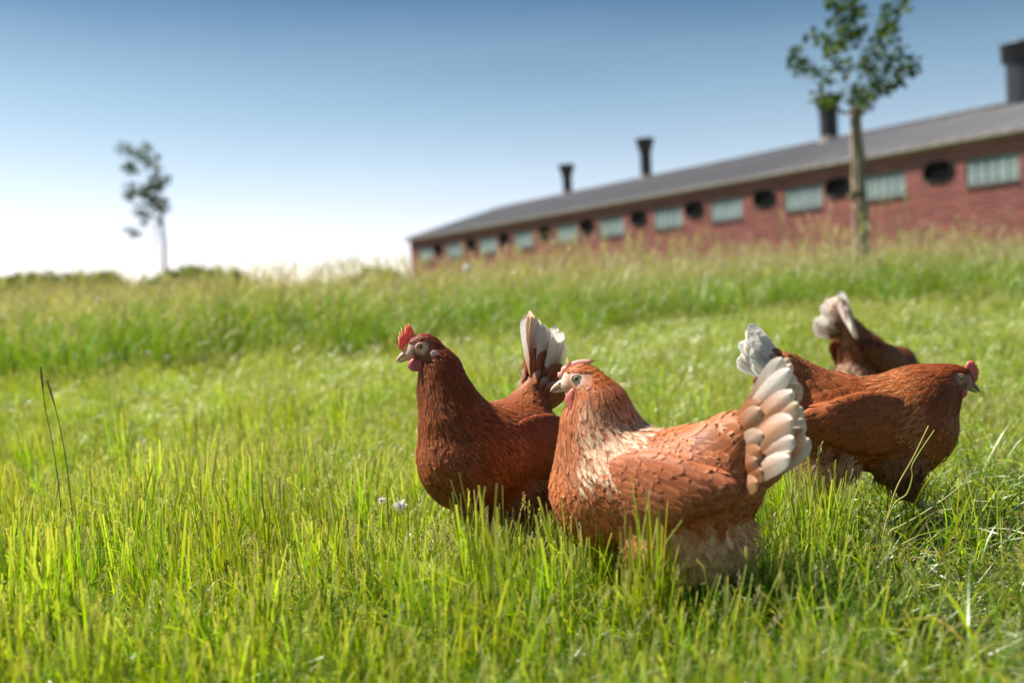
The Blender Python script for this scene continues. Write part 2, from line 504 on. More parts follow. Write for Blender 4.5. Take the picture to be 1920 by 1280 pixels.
# windows of glass blocks
gb = MB(); g = 0.006; bwid = WW / 5; bhei = (WZ1 - WZ0) / 2
V = []; ch = 0.022
outer = [(g, g), (bwid - g, g), (bwid - g, bhei - g), (g, bhei - g)]
inner = [(g + ch, g + ch), (bwid - g - ch, g + ch), (bwid - g - ch, bhei - g - ch), (g + ch, bhei - g - ch)]
for (x, z) in outer: V.append((x, -0.07 * YS, z))
for (x, z) in outer: V.append((x, -0.035 * YS, z))
for (x, z) in inner: V.append((x, -0.022 * YS, z))
gb.add(V, [(8, 9, 10, 11), (0, 1, 5, 4), (1, 2, 6, 5), (2, 3, 7, 6), (3, 0, 4, 7), (4, 5, 9, 8), (5, 6, 10, 9), (6, 7, 11, 10), (7, 4, 8, 11)])
gbm = gb.mesh('glass_block', M_GLASS)
wm = MB()
lo = (-WW / 2, min(-.045 * YS, -.10 * YS), WZ0); hi = (WW / 2, max(-.045 * YS, -.10 * YS), WZ1)
wm.box(lo, hi)
wmm = wm.mesh('window', M_GROUT)
sm = MB(); ys = sorted((-.06 * YS, .035 * YS)); sm.box((-WW / 2 - .004, ys[0], WZ0 - .03), (WW / 2 + .004, ys[1], WZ0 + .004))
smm = sm.mesh('sill', M_FLASH)
for w in WINS:
    wo = link('window', wmm, barn, (w, 0, 0))
    link('sill', smm, wo, (0, 0, 0))
    for i in range(5):
        for k in range(2):
            link('glass_block', gbm, wo, (-WW / 2 + i * bwid, 0, WZ0 + k * bhei))

# air inlets: black rounded hoods
vm = MB()
pts = []
for k in range(28):
    a = 2 * math.pi * k / 28
    ca, sa = math.cos(a), math.sin(a)
    pts.append((VW / 2 * math.copysign(abs(ca) ** 0.72, ca), VH / 2 * math.copysign(abs(sa) ** 0.72, sa)))
rings = [(0.86, -0.1), (1.0, -0.02), (1.02, 0.015), (0.98, 0.03), (0.88, 0.032), (0.84, 0.0), (0.80, -0.06)]
V = []; Fs = []; n = 28
for (k, o) in rings:
    for (x, z) in pts: V.append((x * k, o * YS, VZ + z * k))
for i in range(len(rings) - 1):
    for k in range(n): Fs.append((i * n + k, i * n + (k + 1) % n, (i + 1) * n + (k + 1) % n, (i + 1) * n + k))
Fs.append(tuple(range((len(rings) - 1) * n, len(rings) * n)))
vm.add(V, Fs)
vmm = vm.mesh('air_inlet', M_BLACK, True)
lm = MB()
for k in range(5):
    z = VZ - .12 + k * .06
    ww = VW * .72 * (1 if 0 < k < 4 else .8)
    lm.box((-ww / 2, min(-.05 * YS, -.02 * YS), z), (ww / 2, max(-.05 * YS, -.02 * YS), z + .012))
lmm = lm.mesh('louvre', M_BLACK)
for v in VENTS:
    vo = link('air_inlet', vmm, barn, (v, 0, 0)); link('louvre', lmm, vo, (0, 0, 0))

# roof of ribbed sheets
OV = 0.10
slope = (RIDGE - EAVE) / (HW)
e_o, e_z = OV, EAVE - slope * OV


def roof_sheet(w, side):
    b = MB()
    prof = []
    n = 3; p = w / n
    for i in range(n):
        x = i * p
        prof += [(x, 0), (x + p * .55, 0), (x + p * .59, .030), (x + p * .84, .030), (x + p * .91, 0)]
    prof.append((w, 0))
    if side > 0: P0 = (e_o, e_z); P1 = (-HW, RIDGE)
    else: P0 = (-2 * HW - OV, e_z); P1 = (-HW, RIDGE)
    V = []
    for (x, h) in prof: V.append((x, P0[0] * YS, P0[1] + h))
    for (x, h) in prof: V.append((x, P1[0] * YS, P1[1] + h))
    m = len(prof)
    for (x, h) in prof: V.append((x, P0[0] * YS, P0[1] - .012))
    b.add(V, [(i, i + 1, m + i + 1, m + i) for i in range(m - 1)] + [(2 * m + i, 2 * m + i + 1, i + 1, i) for i in range(m - 1)])
    return b.mesh('roof_sheet', M_ROOF)


SW = 27.22 / 28
for side in (1, -1):
    sh = roof_sheet(SW, side)
    s = S0 - .3
    while s < S1 - .55:
        link('roof_sheet', sh, barn, (s, 0, 0)); s += SW
SE = s
mb = MB()
for sgn in (1, -1):
    d = [L(S0 - .3, -HW, RIDGE + .06), L(SE, -HW, RIDGE + .06), L(SE, -HW + sgn * .16, RIDGE - .0 + .012), L(S0 - .3, -HW + sgn * .16, RIDGE + .012)]
    mb.add(d, [(0, 1, 2, 3)])
link('ridge_cap', mb.mesh('ridge_cap', M_ROOF), barn)
mb = MB()
yy = sorted(((e_o - .03) * YS, 0.004 * YS)); mb.box((S0, yy[0], e_z - .045), (S1 + .06, yy[1], e_z - .02))
link('soffit', mb.mesh('soffit', M_SOFFIT), barn)
mb = MB()
V = []
gp = [(.0, .0), (.005, -.035), (.03, -.048), (.055, -.035), (.06, .0), (.055, .0), (.03, -.042)]
for s in (S0 - .3, SE):
    for (o, z) in gp: V.append(L(s, e_o - .01 + o, e_z - .018 + z))
m = len(gp)
mb.add(V, [(i, (i + 1) % m, m + (i + 1) % m, m + i) for i in range(m)] + [tuple(range(m)), tuple(range(2 * m - 1, m - 1, -1))])
link('gutter', mb.mesh('gutter', M_GUTTER), barn)
# end trim boards
mb = MB()
V = [L(SE, e_o, e_z - .1), L(SE, e_o, e_z + .05), L(SE, -HW, RIDGE + .06), L(SE, -HW, RIDGE - .1), L(SE + .03, e_o, e_z - .1), L(SE + .03, e_o, e_z + .05), L(SE + .03, -HW, RIDGE + .06), L(SE + .03, -HW, RIDGE - .1)]
mb.add(V, [(0, 1, 2, 3), (7, 6, 5, 4), (0, 4, 5, 1), (1, 5, 6, 2), (3, 2, 6, 7), (0, 3, 7, 4)])
link('verge_board', mb.mesh('verge_board', M_DARKMETAL), barn)

# exhaust stacks on the ridge: s, radius, height, collar radius, collar height
STACKS = [(1.50, 0.46, 1.12, 0.54, 0.34), (6.55, 0.22, 1.08, 0.26, 0.55), (13.35, 0.17, 1.15, 0.29, 0.42), (17.35, 0.16, 0.95, 0.28, 0.40)]
for (s, r, h, cr, chh) in STACKS:
    b = MB()
    b.lathe([(r, -.1), (r, h - chh)], 28)
    so = link('exhaust_stack', b.mesh('exhaust_stack', M_DARKMETAL, True), barn, L(s, -HW + .0, RIDGE))
    b = MB()
    if r > .4:
        b.lathe([(r, h - chh), (cr, h - chh + .02), (cr * 1.01, h - .05), (cr * 1.06, h - .03), (cr * 1.06, h), (cr * .96, h), (cr * .9, h - chh)], 28)
    else:
        b.lathe([(r, h - chh), (cr, h), (cr * 1.03, h + .02), (cr * .96, h + .02), (r * .92, h - chh)], 28)
    link('stack_collar', b.mesh('stack_collar', M_DARKMETAL, True), so)
    b = MB()
    if r > .4: continue
    b.lathe([(r + .10, -.14), (r + .04, .06), (r + .006, .08)], 28)
    link('stack_flashing', b.mesh('stack_flashing', M_FLASH), so)


# ------------------------------------------------------------------ grass clumps
def ribbon_blades(n, rad, h, w, lean, bend, cut, palette, tipcol, rg, seg=4, heads=0.0, headcol=None, root=(0, 0), basedark=.5):
    """n curved grass blades in one mesh. returns V,F,C"""
    ang = rg.uniform(0, 2 * np.pi, n); rr = rad * np.sqrt(rg.uniform(0, 1, n))
    bx, by = root[0] + rr * np.cos(ang), root[1] + rr * np.sin(ang)
    H = rg.uniform(h[0], h[1], n); Wd = rg.uniform(w[0], w[1], n)
    az = rg.uniform(0, 2 * np.pi, n); ln = np.abs(rg.normal(0, lean, n)); bd = np.abs(rg.normal(bend, bend * .6, n))
    face = az + rg.uniform(-1.2, 1.2, n) + np.pi / 2
    us = np.linspace(0, 1, seg + 1)
    pc = np.array(palette)[rg.integers(0, len(palette), n)] * rg.uniform(.75, 1.25, (n, 1))
    Vs = np.zeros((n, seg + 1, 2, 3)); Cs = np.zeros((n, seg + 1, 2, 3))
    px = np.zeros(n); pz = np.zeros(n)
    for i, u in enumerate(us):
        th = ln + bd * u * u * 1.4
        if i > 0:
            px = px + H / seg * np.sin(th); pz = pz + H / seg * np.cos(th)
        wp = (1 - 0.25 * u) if cut else max(0.04, (1 - u ** 2.2))
        wp = wp * (0.7 + 0.3 * min(1, u * 4))
        cx = bx + px * np.cos(az); cy = by + px * np.sin(az)
        for k, sg in enumerate((-1, 1)):
            Vs[:, i, k, 0] = cx + sg * np.cos(face) * Wd * wp / 2
            Vs[:, i, k, 1] = cy + sg * np.sin(face) * Wd * wp / 2
            Vs[:, i, k, 2] = pz + (0.001 if k else 0)
            base = pc * (basedark + (1 - basedark) * min(1, u * 1.6))  # roots darker: deeper green sheaths plus painted shade between the blades
            if cut and i == seg:
                base = base * .35 + np.array(tipcol) * .65
            Cs[:, i, k] = base
    nv = (seg + 1) * 2
    q = np.array([[2 * i, 2 * i + 1, 2 * i + 3, 2 * i + 2] for i in range(seg)])
    Fs = (np.arange(n)[:, None, None] * nv + q[None]).reshape(-1, 4)
    return Vs.reshape(-1, 3), Fs, Cs.reshape(-1, 3)


def merge(parts):
    V, F, C = [], [], []; n = 0
    for v, f, c in parts:
        V.append(v); F.append(f + n); C.append(c); n += len(v)
    return np.concatenate(V), np.concatenate(F), np.concatenate(C)


def seed_heads(n, rad, h, size, col, rg, lean=.12, stemw=.0012, loose=.5):
    """thin stems carrying panicles of little spikelets"""
    parts = []
    stem = ribbon_blades(n, rad, h, (stemw, stemw * 1.3), lean, .18, True, [(.19, .24, .07), (.27, .25, .12)], (.3, .24, .15), rg, seg=5)
    parts.append(stem)
    Vs = stem[0].reshape(n, 6, 2, 3).mean(2)
    V = []; F = []; C = []
    k = 0
    for i in range(n):
        tip = Vs[i, 5]; low = Vs[i, 4]
        d = tip - low; d = d / (np.linalg.norm(d) + 1e-6)
        sz = rg.uniform(*size)
        m = 30
        c0 = np.array(col[rg.integers(0, len(col))]) * rg.uniform(.8, 1.2)
        for j in range(m):
            u = j / m
            p = tip - d * sz * (1 - u) + d * sz * .35
            r = sz * .14 * loose * math.sin(math.pi * min(1, .15 + u * .85)) * rg.uniform(.3, 1)
            a = rg.uniform(0, 2 * np.pi)
            p = p + np.array([math.cos(a) * r, math.sin(a) * r, 0])
            l = sz * .10; w_ = sz * .022
            e = np.array([math.cos(a), math.sin(a), 0]) * .5 + d; e /= np.linalg.norm(e)
            s_ = np.cross(e, rg.normal(0, 1, 3)); s_ /= np.linalg.norm(s_) + 1e-6
            V += [p - s_ * w_, p + e * l * .5 + s_ * w_ * .0 - s_ * w_ * 1.0, p + e * l, p + s_ * w_]
            F.append([k, k + 1, k + 2, k + 3]); k += 4
            C += [c0 * rg.uniform(.8, 1.2)] * 4
    parts.append((np.array(V), np.array(F), np.array(C)))
    return merge(parts)


GREENS = [(.24, .355, .016), (.31, .41, .024), (.18, .31, .012), (.38, .44, .05), (.28, .38, .02)]
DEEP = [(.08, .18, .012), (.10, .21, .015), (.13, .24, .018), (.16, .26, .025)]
STRAW = [(.40, .34, .16), (.44, .37, .20), (.35, .29, .12), (.32, .32, .10)]
MEAD = [(.17, .30, .022), (.21, .33, .03), (.14, .27, .016), (.26, .35, .045)]
PINK = [(.40, .34, .25), (.46, .41, .32), (.34, .36, .18), (.50, .44, .37)]
TIP = (.50, .42, .25)


def clump_coll(name, items, mat):
    c = bpy.data.collections.new(name)
    for i, (v, f, cc) in enumerate(items):
        o = bpy.data.objects.new('%s_piece' % name, mesh(name, v, f, mat, col=cc, smooth=True))
        c.objects.link(o)
    return c


def scatter(name, pts, rot, scl, idx, coll):
    me = bpy.data.meshes.new(name)
    n = len(pts)
    me.vertices.add(n); me.vertices.foreach_set('co', np.asarray(pts, dtype=np.float32).ravel())
    for nm, tp, data in (('rot', 'FLOAT_VECTOR', rot), ('scl', 'FLOAT_VECTOR', scl)):
        at_ = me.attributes.new(nm, tp, 'POINT'); at_.data.foreach_set('vector', np.asarray(data, dtype=np.float32).ravel())
    at_ = me.attributes.new('pick', 'INT', 'POINT'); at_.data.foreach_set('value', np.asarray(idx, dtype=np.int32))
    o = link(name, me)
    ng = bpy.data.node_groups.new(name, 'GeometryNodeTree')
    ng.interface.new_socket('Geometry', in_out='INPUT', socket_type='NodeSocketGeometry')
    ng.interface.new_socket('Geometry', in_out='OUTPUT', socket_type='NodeSocketGeometry')
    gi = ng.nodes.new('NodeGroupInput'); go = ng.nodes.new('NodeGroupOutput')
    ip = ng.nodes.new('GeometryNodeInstanceOnPoints'); ci = ng.nodes.new('GeometryNodeCollectionInfo')
    ci.inputs['Collection'].default_value = coll
    ci.inputs['Separate Children'].default_value = True; ci.inputs['Reset Children'].default_value = True
    ip.inputs['Pick Instance'].default_value = True
    ng.links.new(gi.outputs[0], ip.inputs['Points']); ng.links.new(ci.outputs[0], ip.inputs['Instance'])
    for nm, tp, sk in (('rot', 'FLOAT_VECTOR', 'Rotation'), ('scl', 'FLOAT_VECTOR', 'Scale'), ('pick', 'INT', 'Instance Index')):
        na = ng.nodes.new('GeometryNodeInputNamedAttribute'); na.data_type = tp; na.inputs['Name'].default_value = nm
        ng.links.new(na.outputs['Attribute'], ip.inputs[sk])
    ng.links.new(ip.outputs[0], go.inputs[0])
    md = o.modifiers.new('scatter', 'NODES'); md.node_group = ng
    return o


def jitter_points(x0, x1, y0, y1, dens, keep):
    """jittered grid; keep(x,y)->probability"""
    st = 1 / math.sqrt(dens)
    xs = np.arange(x0, x1, st); ys = np.arange(y0, y1, st)
    X, Y = np.meshgrid(xs, ys); X = X.ravel() + rng.uniform(-.5, .5, X.size) * st; Y = Y.ravel() + rng.uniform(-.5, .5, Y.size) * st
    k = rng.uniform(0, 1, X.size) < keep(X, Y)
    return X[k], Y[k]


def noise2(x, y, s=1.0, seed=0):
    r = np.random.default_rng(seed); v = np.zeros_like(x)
    for i in range(6):
        a = r.uniform(0, 2 * np.pi); f = s * r.uniform(.6, 2.6)
        v += np.sin((x * np.cos(a) + y * np.sin(a)) * f * 2 * np.pi + r.uniform(0, 6.28))
    return v / 3.5


def border(x):      # distance at which the mown strip ends and the tall meadow starts
    return 4.75 + 0.16 * x + 0.22 * np.sin(x * 1.3 + .5)


def inview(x, y, m=0.5):
    return np.abs(x) < 0.56 * y + m


# --- mown grass
crg = np.random.default_rng(3)
mown = []
for i in range(11):
    mown.append(merge([
        ribbon_blades(64, .058, (.045, .125), (.0012, .0030), .34, .50, False, DEEP if i > 7 else (GREENS if i > 3 else GREENS[:3] + DEEP), TIP, crg),  # all-DEEP variants carry painted-in shade for the front right
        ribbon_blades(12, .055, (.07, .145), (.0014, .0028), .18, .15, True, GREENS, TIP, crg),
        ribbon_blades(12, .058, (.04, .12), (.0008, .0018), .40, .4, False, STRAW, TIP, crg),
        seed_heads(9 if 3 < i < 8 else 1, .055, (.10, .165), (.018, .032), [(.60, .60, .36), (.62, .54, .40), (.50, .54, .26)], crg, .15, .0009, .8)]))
C_MOWN = clump_coll('mown_clump', mown, M_GRASS)


# patches of rank tufts in front of the two left hens and along the middle; messy flattened zone to the right
def messy(x, y):    # 1 in the flattened, raked-over right foreground
    return np.clip((x - 0.36 - 0.25 * (y - 1.3)) / 0.25, 0, 1) * np.clip((2.6 - y) / .4, 0, 1)


X, Y = jitter_points(-3.6, 3.8, 0.75, 6.3, 420, lambda x, y: inview(x, y, .35) * (y < border(x) + .3) * np.where(y > 3.2, .62, 1) * (1 - .68 * messy(x, y)))
n = len(X)
sc_ = .93 + .28 * noise2(X, Y, .7, 1) + .24 * noise2(X, Y, 3.2, 2) + rng.uniform(-.15, .15, n)
sc_ *= 1 - .34 * np.clip((Y - 2.2) / .8, 0, 1)
sc_ *= 1 - .42 * messy(X, Y)
sc_ *= 1 - .45 * np.exp(-((X - .72) / .16) ** 4 - ((Y - 1.66) / .14) ** 4)
sc_ = np.clip(sc_, .3, 1.6) * (1 + .10 * np.clip(Y - 2.5, 0, 3))
P = np.stack([X, Y, height(X, Y) - .004], -1)
o = scatter('mown_grass', P, np.stack([rng.normal(0, .10, n), rng.normal(0, .10, n), rng.uniform(0, 6.28, n)], -1),
            np.stack([np.full(n, 1.0) * (1 + .12 * np.clip(Y - 2.5, 0, 3)), np.full(n, 1.0) * (1 + .12 * np.clip(Y - 2.5, 0, 3)), sc_], -1),
            np.where(rng.uniform(0, 1, n) < .75 * np.clip((X - .02) / .25, 0, 1) * np.clip((1.75 - Y) / .3, 0, 1), rng.integers(8, 11, n), rng.integers(0, 4, n) + 4 * (rng.uniform(0, 1, n) < np.clip((Y - 1.25) / .6, .06, 1) * (.35 + .5 * np.clip(.5 + noise2(X, Y, .6, 31), 0, 1)) * (1 - .8 * messy(X, Y)))), C_MOWN)  # front right picks DEEP clumps: deep green grass with shade put into its colour
tag(o, 'sunlit yellow green mown grass around the hens', 'grass', kind='stuff')

# --- blunt cut tufts, taller
tuft = []
for i in range(7):
    tuft.append(merge([
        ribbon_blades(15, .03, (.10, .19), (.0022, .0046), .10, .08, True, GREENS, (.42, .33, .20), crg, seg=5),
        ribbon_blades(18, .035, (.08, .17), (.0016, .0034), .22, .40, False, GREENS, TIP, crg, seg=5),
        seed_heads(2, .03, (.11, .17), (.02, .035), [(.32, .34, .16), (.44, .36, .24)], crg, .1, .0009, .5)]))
C_TUFT = clump_coll('tuft', tuft, M_GRASS)


def tuft_keep(x, y):
    f = .20 + .35 * (noise2(x, y, .55, 4) > .25)
    band = np.exp(-((x - .05) / .16) ** 4 - ((y - 1.32) / .10) ** 4) * 1.6         # the tuft between the two front hens
    band2 = np.exp(-((x - .45) / .09) ** 4 - ((y - 1.58) / .12) ** 4) * 1.0
    left = np.clip((-x - .05) / .3, 0, 1) * np.clip((2.3 - y) / .5, 0, 1) * .6
    v = np.maximum(f * .5 + left, np.maximum(band, band2))
    return v * (1 - .8 * messy(x, y) * (band2 < .3)) * inview(x, y, .2) * (y < 3.4)


X, Y = jitter_points(-2.2, 2.4, .95, 3.4, 190, tuft_keep)
# nothing tall right in front of the lens
k = (Y > 1.08) | (np.abs(X) > .45); X, Y = X[k], Y[k]
n = len(X)
tall = np.exp(-((X - .04) / .17) ** 4 - ((Y - 1.32) / .14) ** 4) + .8 * np.exp(-((X - .45) / .1) ** 4 - ((Y - 1.58) / .14) ** 4)
low = np.exp(-((X - .30) / .11) ** 4 - ((Y - 1.25) / .18) ** 4)
lf = np.clip((-X - .25) / .3, 0, 1)
sc_ = rng.uniform(.7, 1.05, n) * (1 + .40 * tall + .25 * lf) * (1 - .35 * low)
sc_ = np.where(Y < 1.2, sc_ * .8, sc_)
o = scatter('cut_grass_tufts', np.stack([X, Y, height(X, Y) - .004], -1), np.stack([rng.normal(0, .07, n), rng.normal(0, .07, n), rng.uniform(0, 6.28, n)], -1),
            np.stack([np.ones(n), np.ones(n), sc_], -1), rng.integers(0, 7, n), C_TUFT)
tag(o, 'upright tufts of green grass with blunt pale cut tips', 'grass', kind='stuff')

# --- flattened clippings, dry strands
clip_ = []
for i in range(6):
    v, f, c = merge([
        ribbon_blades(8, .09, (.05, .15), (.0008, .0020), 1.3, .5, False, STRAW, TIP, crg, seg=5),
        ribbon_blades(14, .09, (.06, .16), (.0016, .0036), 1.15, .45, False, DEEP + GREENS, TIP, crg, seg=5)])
    v = v.copy(); v[:, 2] = np.abs(v[:, 2]) * .8 + .012 + crg.uniform(0, .02)
    clip_.append((v, f, c))
C_CLIP = clump_coll('clipping', clip_, M_GRASS)
X, Y = jitter_points(-1.6, 2.6, .95, 3.6, 190, lambda x, y: (.015 + .985 * messy(x, y)) * inview(x, y, .2))
n = len(X)
o = scatter('grass_clippings', np.stack([X, Y, height(X, Y) + rng.uniform(0, .02, n)], -1), np.stack([rng.normal(0, .15, n), rng.normal(0, .15, n), rng.uniform(0, 6.28, n)], -1),
            np.stack([rng.uniform(.8, 1.3, n)] * 3, -1), rng.integers(0, 6, n), C_CLIP)
tag(o, 'flattened grass clippings and dry straw strands in the right foreground', 'cut grass', kind='stuff')

# --- tall meadow
mead = []
for i in range(7):
    mead.append(merge([
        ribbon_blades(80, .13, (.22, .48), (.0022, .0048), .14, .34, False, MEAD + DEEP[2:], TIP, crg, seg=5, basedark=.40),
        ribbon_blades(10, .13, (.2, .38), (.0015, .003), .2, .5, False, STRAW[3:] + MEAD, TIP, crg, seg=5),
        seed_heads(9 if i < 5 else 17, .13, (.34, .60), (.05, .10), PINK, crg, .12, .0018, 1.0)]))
for i in range(2):
    mead.append(seed_heads(12, .2, (.46, .78), (.06, .12), PINK, crg, .10, .0016, 1.1))
C_MEAD = clump_coll('meadow_clump', mead, M_MEADOW)
X1, Y1 = jitter_points(-7.5, 8, 3.9, 10.5, 40, lambda x, y: inview(x, y, .8) * (y > border(x)))
X2, Y2 = jitter_points(-20, 20, 10.5, 30, 9, lambda x, y: inview(x, y, 1))
X = np.concatenate([X1, X2]); Y = np.concatenate([Y1, Y2])
# keep the barn's footprint free
so = (X - B0.x) * AX.x + (Y - B0.y) * AX.y; oo = (X - B0.x) * NO.x + (Y - B0.y) * NO.y
k = ~((so < S1 + .3) & (oo < .15)); X, Y = X[k], Y[k]
n = len(X)
edge = np.clip((Y - border(X)) / 1.2, 0, 1)
sc_ = (.58 + .12 * edge) * (1 + .14 * noise2(X, Y, .25, 9)) * rng.uniform(.85, 1.15, n)
o = scatter('meadow_grass', np.stack([X, Y, height(X, Y) - .01], -1),
            np.stack([rng.normal(0, .09, n) , rng.normal(0, .09, n), rng.uniform(0, 6.28, n)], -1),
            np.stack([1 + .5 * (Y > 10.5)] * 2 + [sc_], -1), np.where(rng.uniform(0, 1, n) < .10, rng.integers(7, 9, n), np.where(noise2(X, Y, .2, 12) > .1, rng.integers(3, 7, n), rng.integers(0, 5, n))), C_MEAD)
tag(o, 'tall unmown meadow grass with pinkish tan seed heads', 'tall grass', kind='stuff')

# --- low leafy weeds
weed = []
for i in range(5):
    V = []; Fq = []; C = []; k = 0
    for j in range(14):
        a = crg.uniform(0, 6.28); l = crg.uniform(.007, .016); r = crg.uniform(0, .045); z = crg.uniform(.02, .07)
        c = np.array([r * math.cos(a), r * math.sin(a), z]); d = np.array([math.cos(a), math.sin(a), crg.uniform(-.2, .5)]); s_ = np.array([-math.sin(a), math.cos(a), crg.uniform(-.3, .3)])
        V += [c, c + d * l * .5 + s_ * l * .35, c + d * l, c + d * l * .5 - s_ * l * .35]
        Fq.append([k, k + 1, k + 2, k + 3]); k += 4
        C += [np.array(DEEP[crg.integers(0, 4)]) * 1.1] * 4
    weed.append((np.array(V), np.array(Fq), np.array(C)))
C_WEED = clump_coll('weed', weed, M_MEADOW)
X, Y = jitter_points(-2, 2.6, .95, 4, 60, lambda x, y: np.clip(noise2(x, y, .8, 21), 0, 1) * inview(x, y, .2))
n = len(X)
o = scatter('clover_leaves', np.stack([X, Y, height(X, Y)], -1), np.stack([np.zeros(n), np.zeros(n), rng.uniform(0, 6.28, n)], -1),
            np.stack([rng.uniform(.8, 1.3, n)] * 3, -1), rng.integers(0, 5, n), C_WEED)
tag(o, 'small broad leaved weeds growing low in the mown grass', 'weeds', kind='stuff')

# ------------------------------------------------------------------ hens
def rotY(a):      # nose up for positive a, hen faces +X
    c, s = math.cos(a), math.sin(a)
    return np.array([[c, 0, -s], [0, 1, 0], [s, 0, c]])


def rotZ(a):
    c, s = math.cos(a), math.sin(a)
    return np.array([[c, -s, 0], [s, c, 0], [0, 0, 1]])


def ell(c, r, tilt=0.0, yaw=0.0):
    Rm = rotZ(math.radians(yaw)) @ rotY(math.radians(tilt)); c = np.array(c, float); r = np.array(r, float)

    def f(p):
        q = (p - c) @ Rm
        k0 = np.linalg.norm(q / r, axis=-1); k1 = np.linalg.norm(q / (r * r), axis=-1) + 1e-9
        return k0 * (k0 - 1) / k1
    return f


def cone(a, b, ra, rb, ys=1.0):
    a = np.array(a, float); b = np.array(b, float); ab = b - a; L2 = (ab * ab).sum()
    mid = a * 1.0

    def f(p):
        t = np.clip(((p - a) @ ab) / L2, 0, 1)
        d = p - (a + t[..., None] * ab)
        if ys != 1.0: d = d * np.array([1, 1 / ys, 1])
        return (np.linalg.norm(d, axis=-1) - (ra + (rb - ra) * t)) * (ys if ys < 1 else 1)
    return f


def smin(fs, k):
    def f(p):
        d = fs[0](p)
        for g in fs[1:]:
            e = g(p)
            h = np.clip(.5 + .5 * (e - d) / k, 0, 1)
            d = e * (1 - h) + d * h - k * h * (1 - h)
            # note mix(e,d,h): h=1 keeps d
        return d
    return f


def grad(f, p, e=1e-3):
    g = np.stack([f(p + np.array(v) * e) - f(p - np.array(v) * e) for v in ((1, 0, 0), (0, 1, 0), (0, 0, 1))], -1)
    return g / (np.linalg.norm(g, axis=-1, keepdims=True) + 1e-9)


def surface_nets(f, lo, hi, h):
    ax = [np.arange(lo[i], hi[i] + h, h) for i in range(3)]
    G = np.stack(np.meshgrid(*ax, indexing='ij'), -1)
    v = f(G.reshape(-1, 3)).reshape(G.shape[:3])
    nx, ny, nz = v.shape
    cs = (nx - 1, ny - 1, nz - 1)
    acc = np.zeros(cs + (3,)); cnt = np.zeros(cs)
    cor = [(i, j, k) for i in (0, 1) for j in (0, 1) for k in (0, 1)]
    sl = lambda c: v[c[0]:c[0] + cs[0], c[1]:c[1] + cs[1], c[2]:c[2] + cs[2]]
    for a in cor:
        for ax_i in range(3):
            if a[ax_i] == 0:
                b = list(a); b[ax_i] = 1; b = tuple(b)
                va, vb = sl(a), sl(b); cr = (va < 0) != (vb < 0)
                t = np.where(cr, va / np.where(cr, va - vb, 1), 0)
                for q in range(3):
                    acc[..., q] += np.where(cr, a[q] + (t if q == ax_i else 0), 0)
                cnt += cr
    act = cnt > 0
    idx = -np.ones(cs, dtype=np.int64); idx[act] = np.arange(act.sum())
    ijk = np.stack(np.nonzero(act), -1)
    V = (ijk + acc[act] / cnt[act][:, None]) * h + np.array(lo)
    Fs = []
    for d in range(3):
        e1, e2 = (d + 1) % 3, (d + 2) % 3
        sa = [slice(0, n) for n in (nx, ny, nz)]; sb = [slice(0, n) for n in (nx, ny, nz)]
        sa[d] = slice(0, (nx, ny, nz)[d] - 1); sb[d] = slice(1, (nx, ny, nz)[d])
        va, vb = v[tuple(sa)] < 0, v[tuple(sb)] < 0
        for flip in (0, 1):
            m = (va & ~vb) if flip == 0 else (~va & vb)
            I = np.stack(np.nonzero(m), -1)
            ok = (I[:, e1] > 0) & (I[:, e2] > 0) & (I[:, e1] < cs[e1]) & (I[:, e2] < cs[e2]); I = I[ok]
            def cell(o1, o2):
                J = I.copy(); J[:, e1] -= o1; J[:, e2] -= o2
                return idx[J[:, 0], J[:, 1], J[:, 2]]
            q = np.stack([cell(1, 1), cell(0, 1), cell(0, 0), cell(1, 0)], -1)
            Fs.append(q if flip == 0 else q[:, ::-1])
    return V, np.concatenate(Fs)


def poisson(P, spacing, rg):
    """greedy thinning; spacing per point"""
    order = rg.permutation(len(P)); cell = float(spacing.max()); grid = {}; keep = []
    for i in order:
        p = P[i]; s = spacing[i]; key = (int(p[0] // cell), int(p[1] // cell), int(p[2] // cell)); ok = True
        for a in (-1, 0, 1):
            for b in (-1, 0, 1):
                for c in (-1, 0, 1):
                    for j in grid.get((key[0] + a, key[1] + b, key[2] + c), ()):
                        q = P[j]
                        if (p[0] - q[0]) ** 2 + (p[1] - q[1]) ** 2 + (p[2] - q[2]) ** 2 < s * s: ok = False; break
                    if not ok: break
                if not ok: break
            if not ok: break
        if ok: grid.setdefault(key, []).append(i); keep.append(i)
    return np.array(keep)


US = np.array([0, .22, .45, .68, .86, .96, 1.0])
WP = np.array([.35, .8, 1.0, .98, .74, .42, .10])
WPN = np.array([.4, .9, 1.0, .82, .50, .24, .05])
VS3 = np.array([-1., 0., 1.])


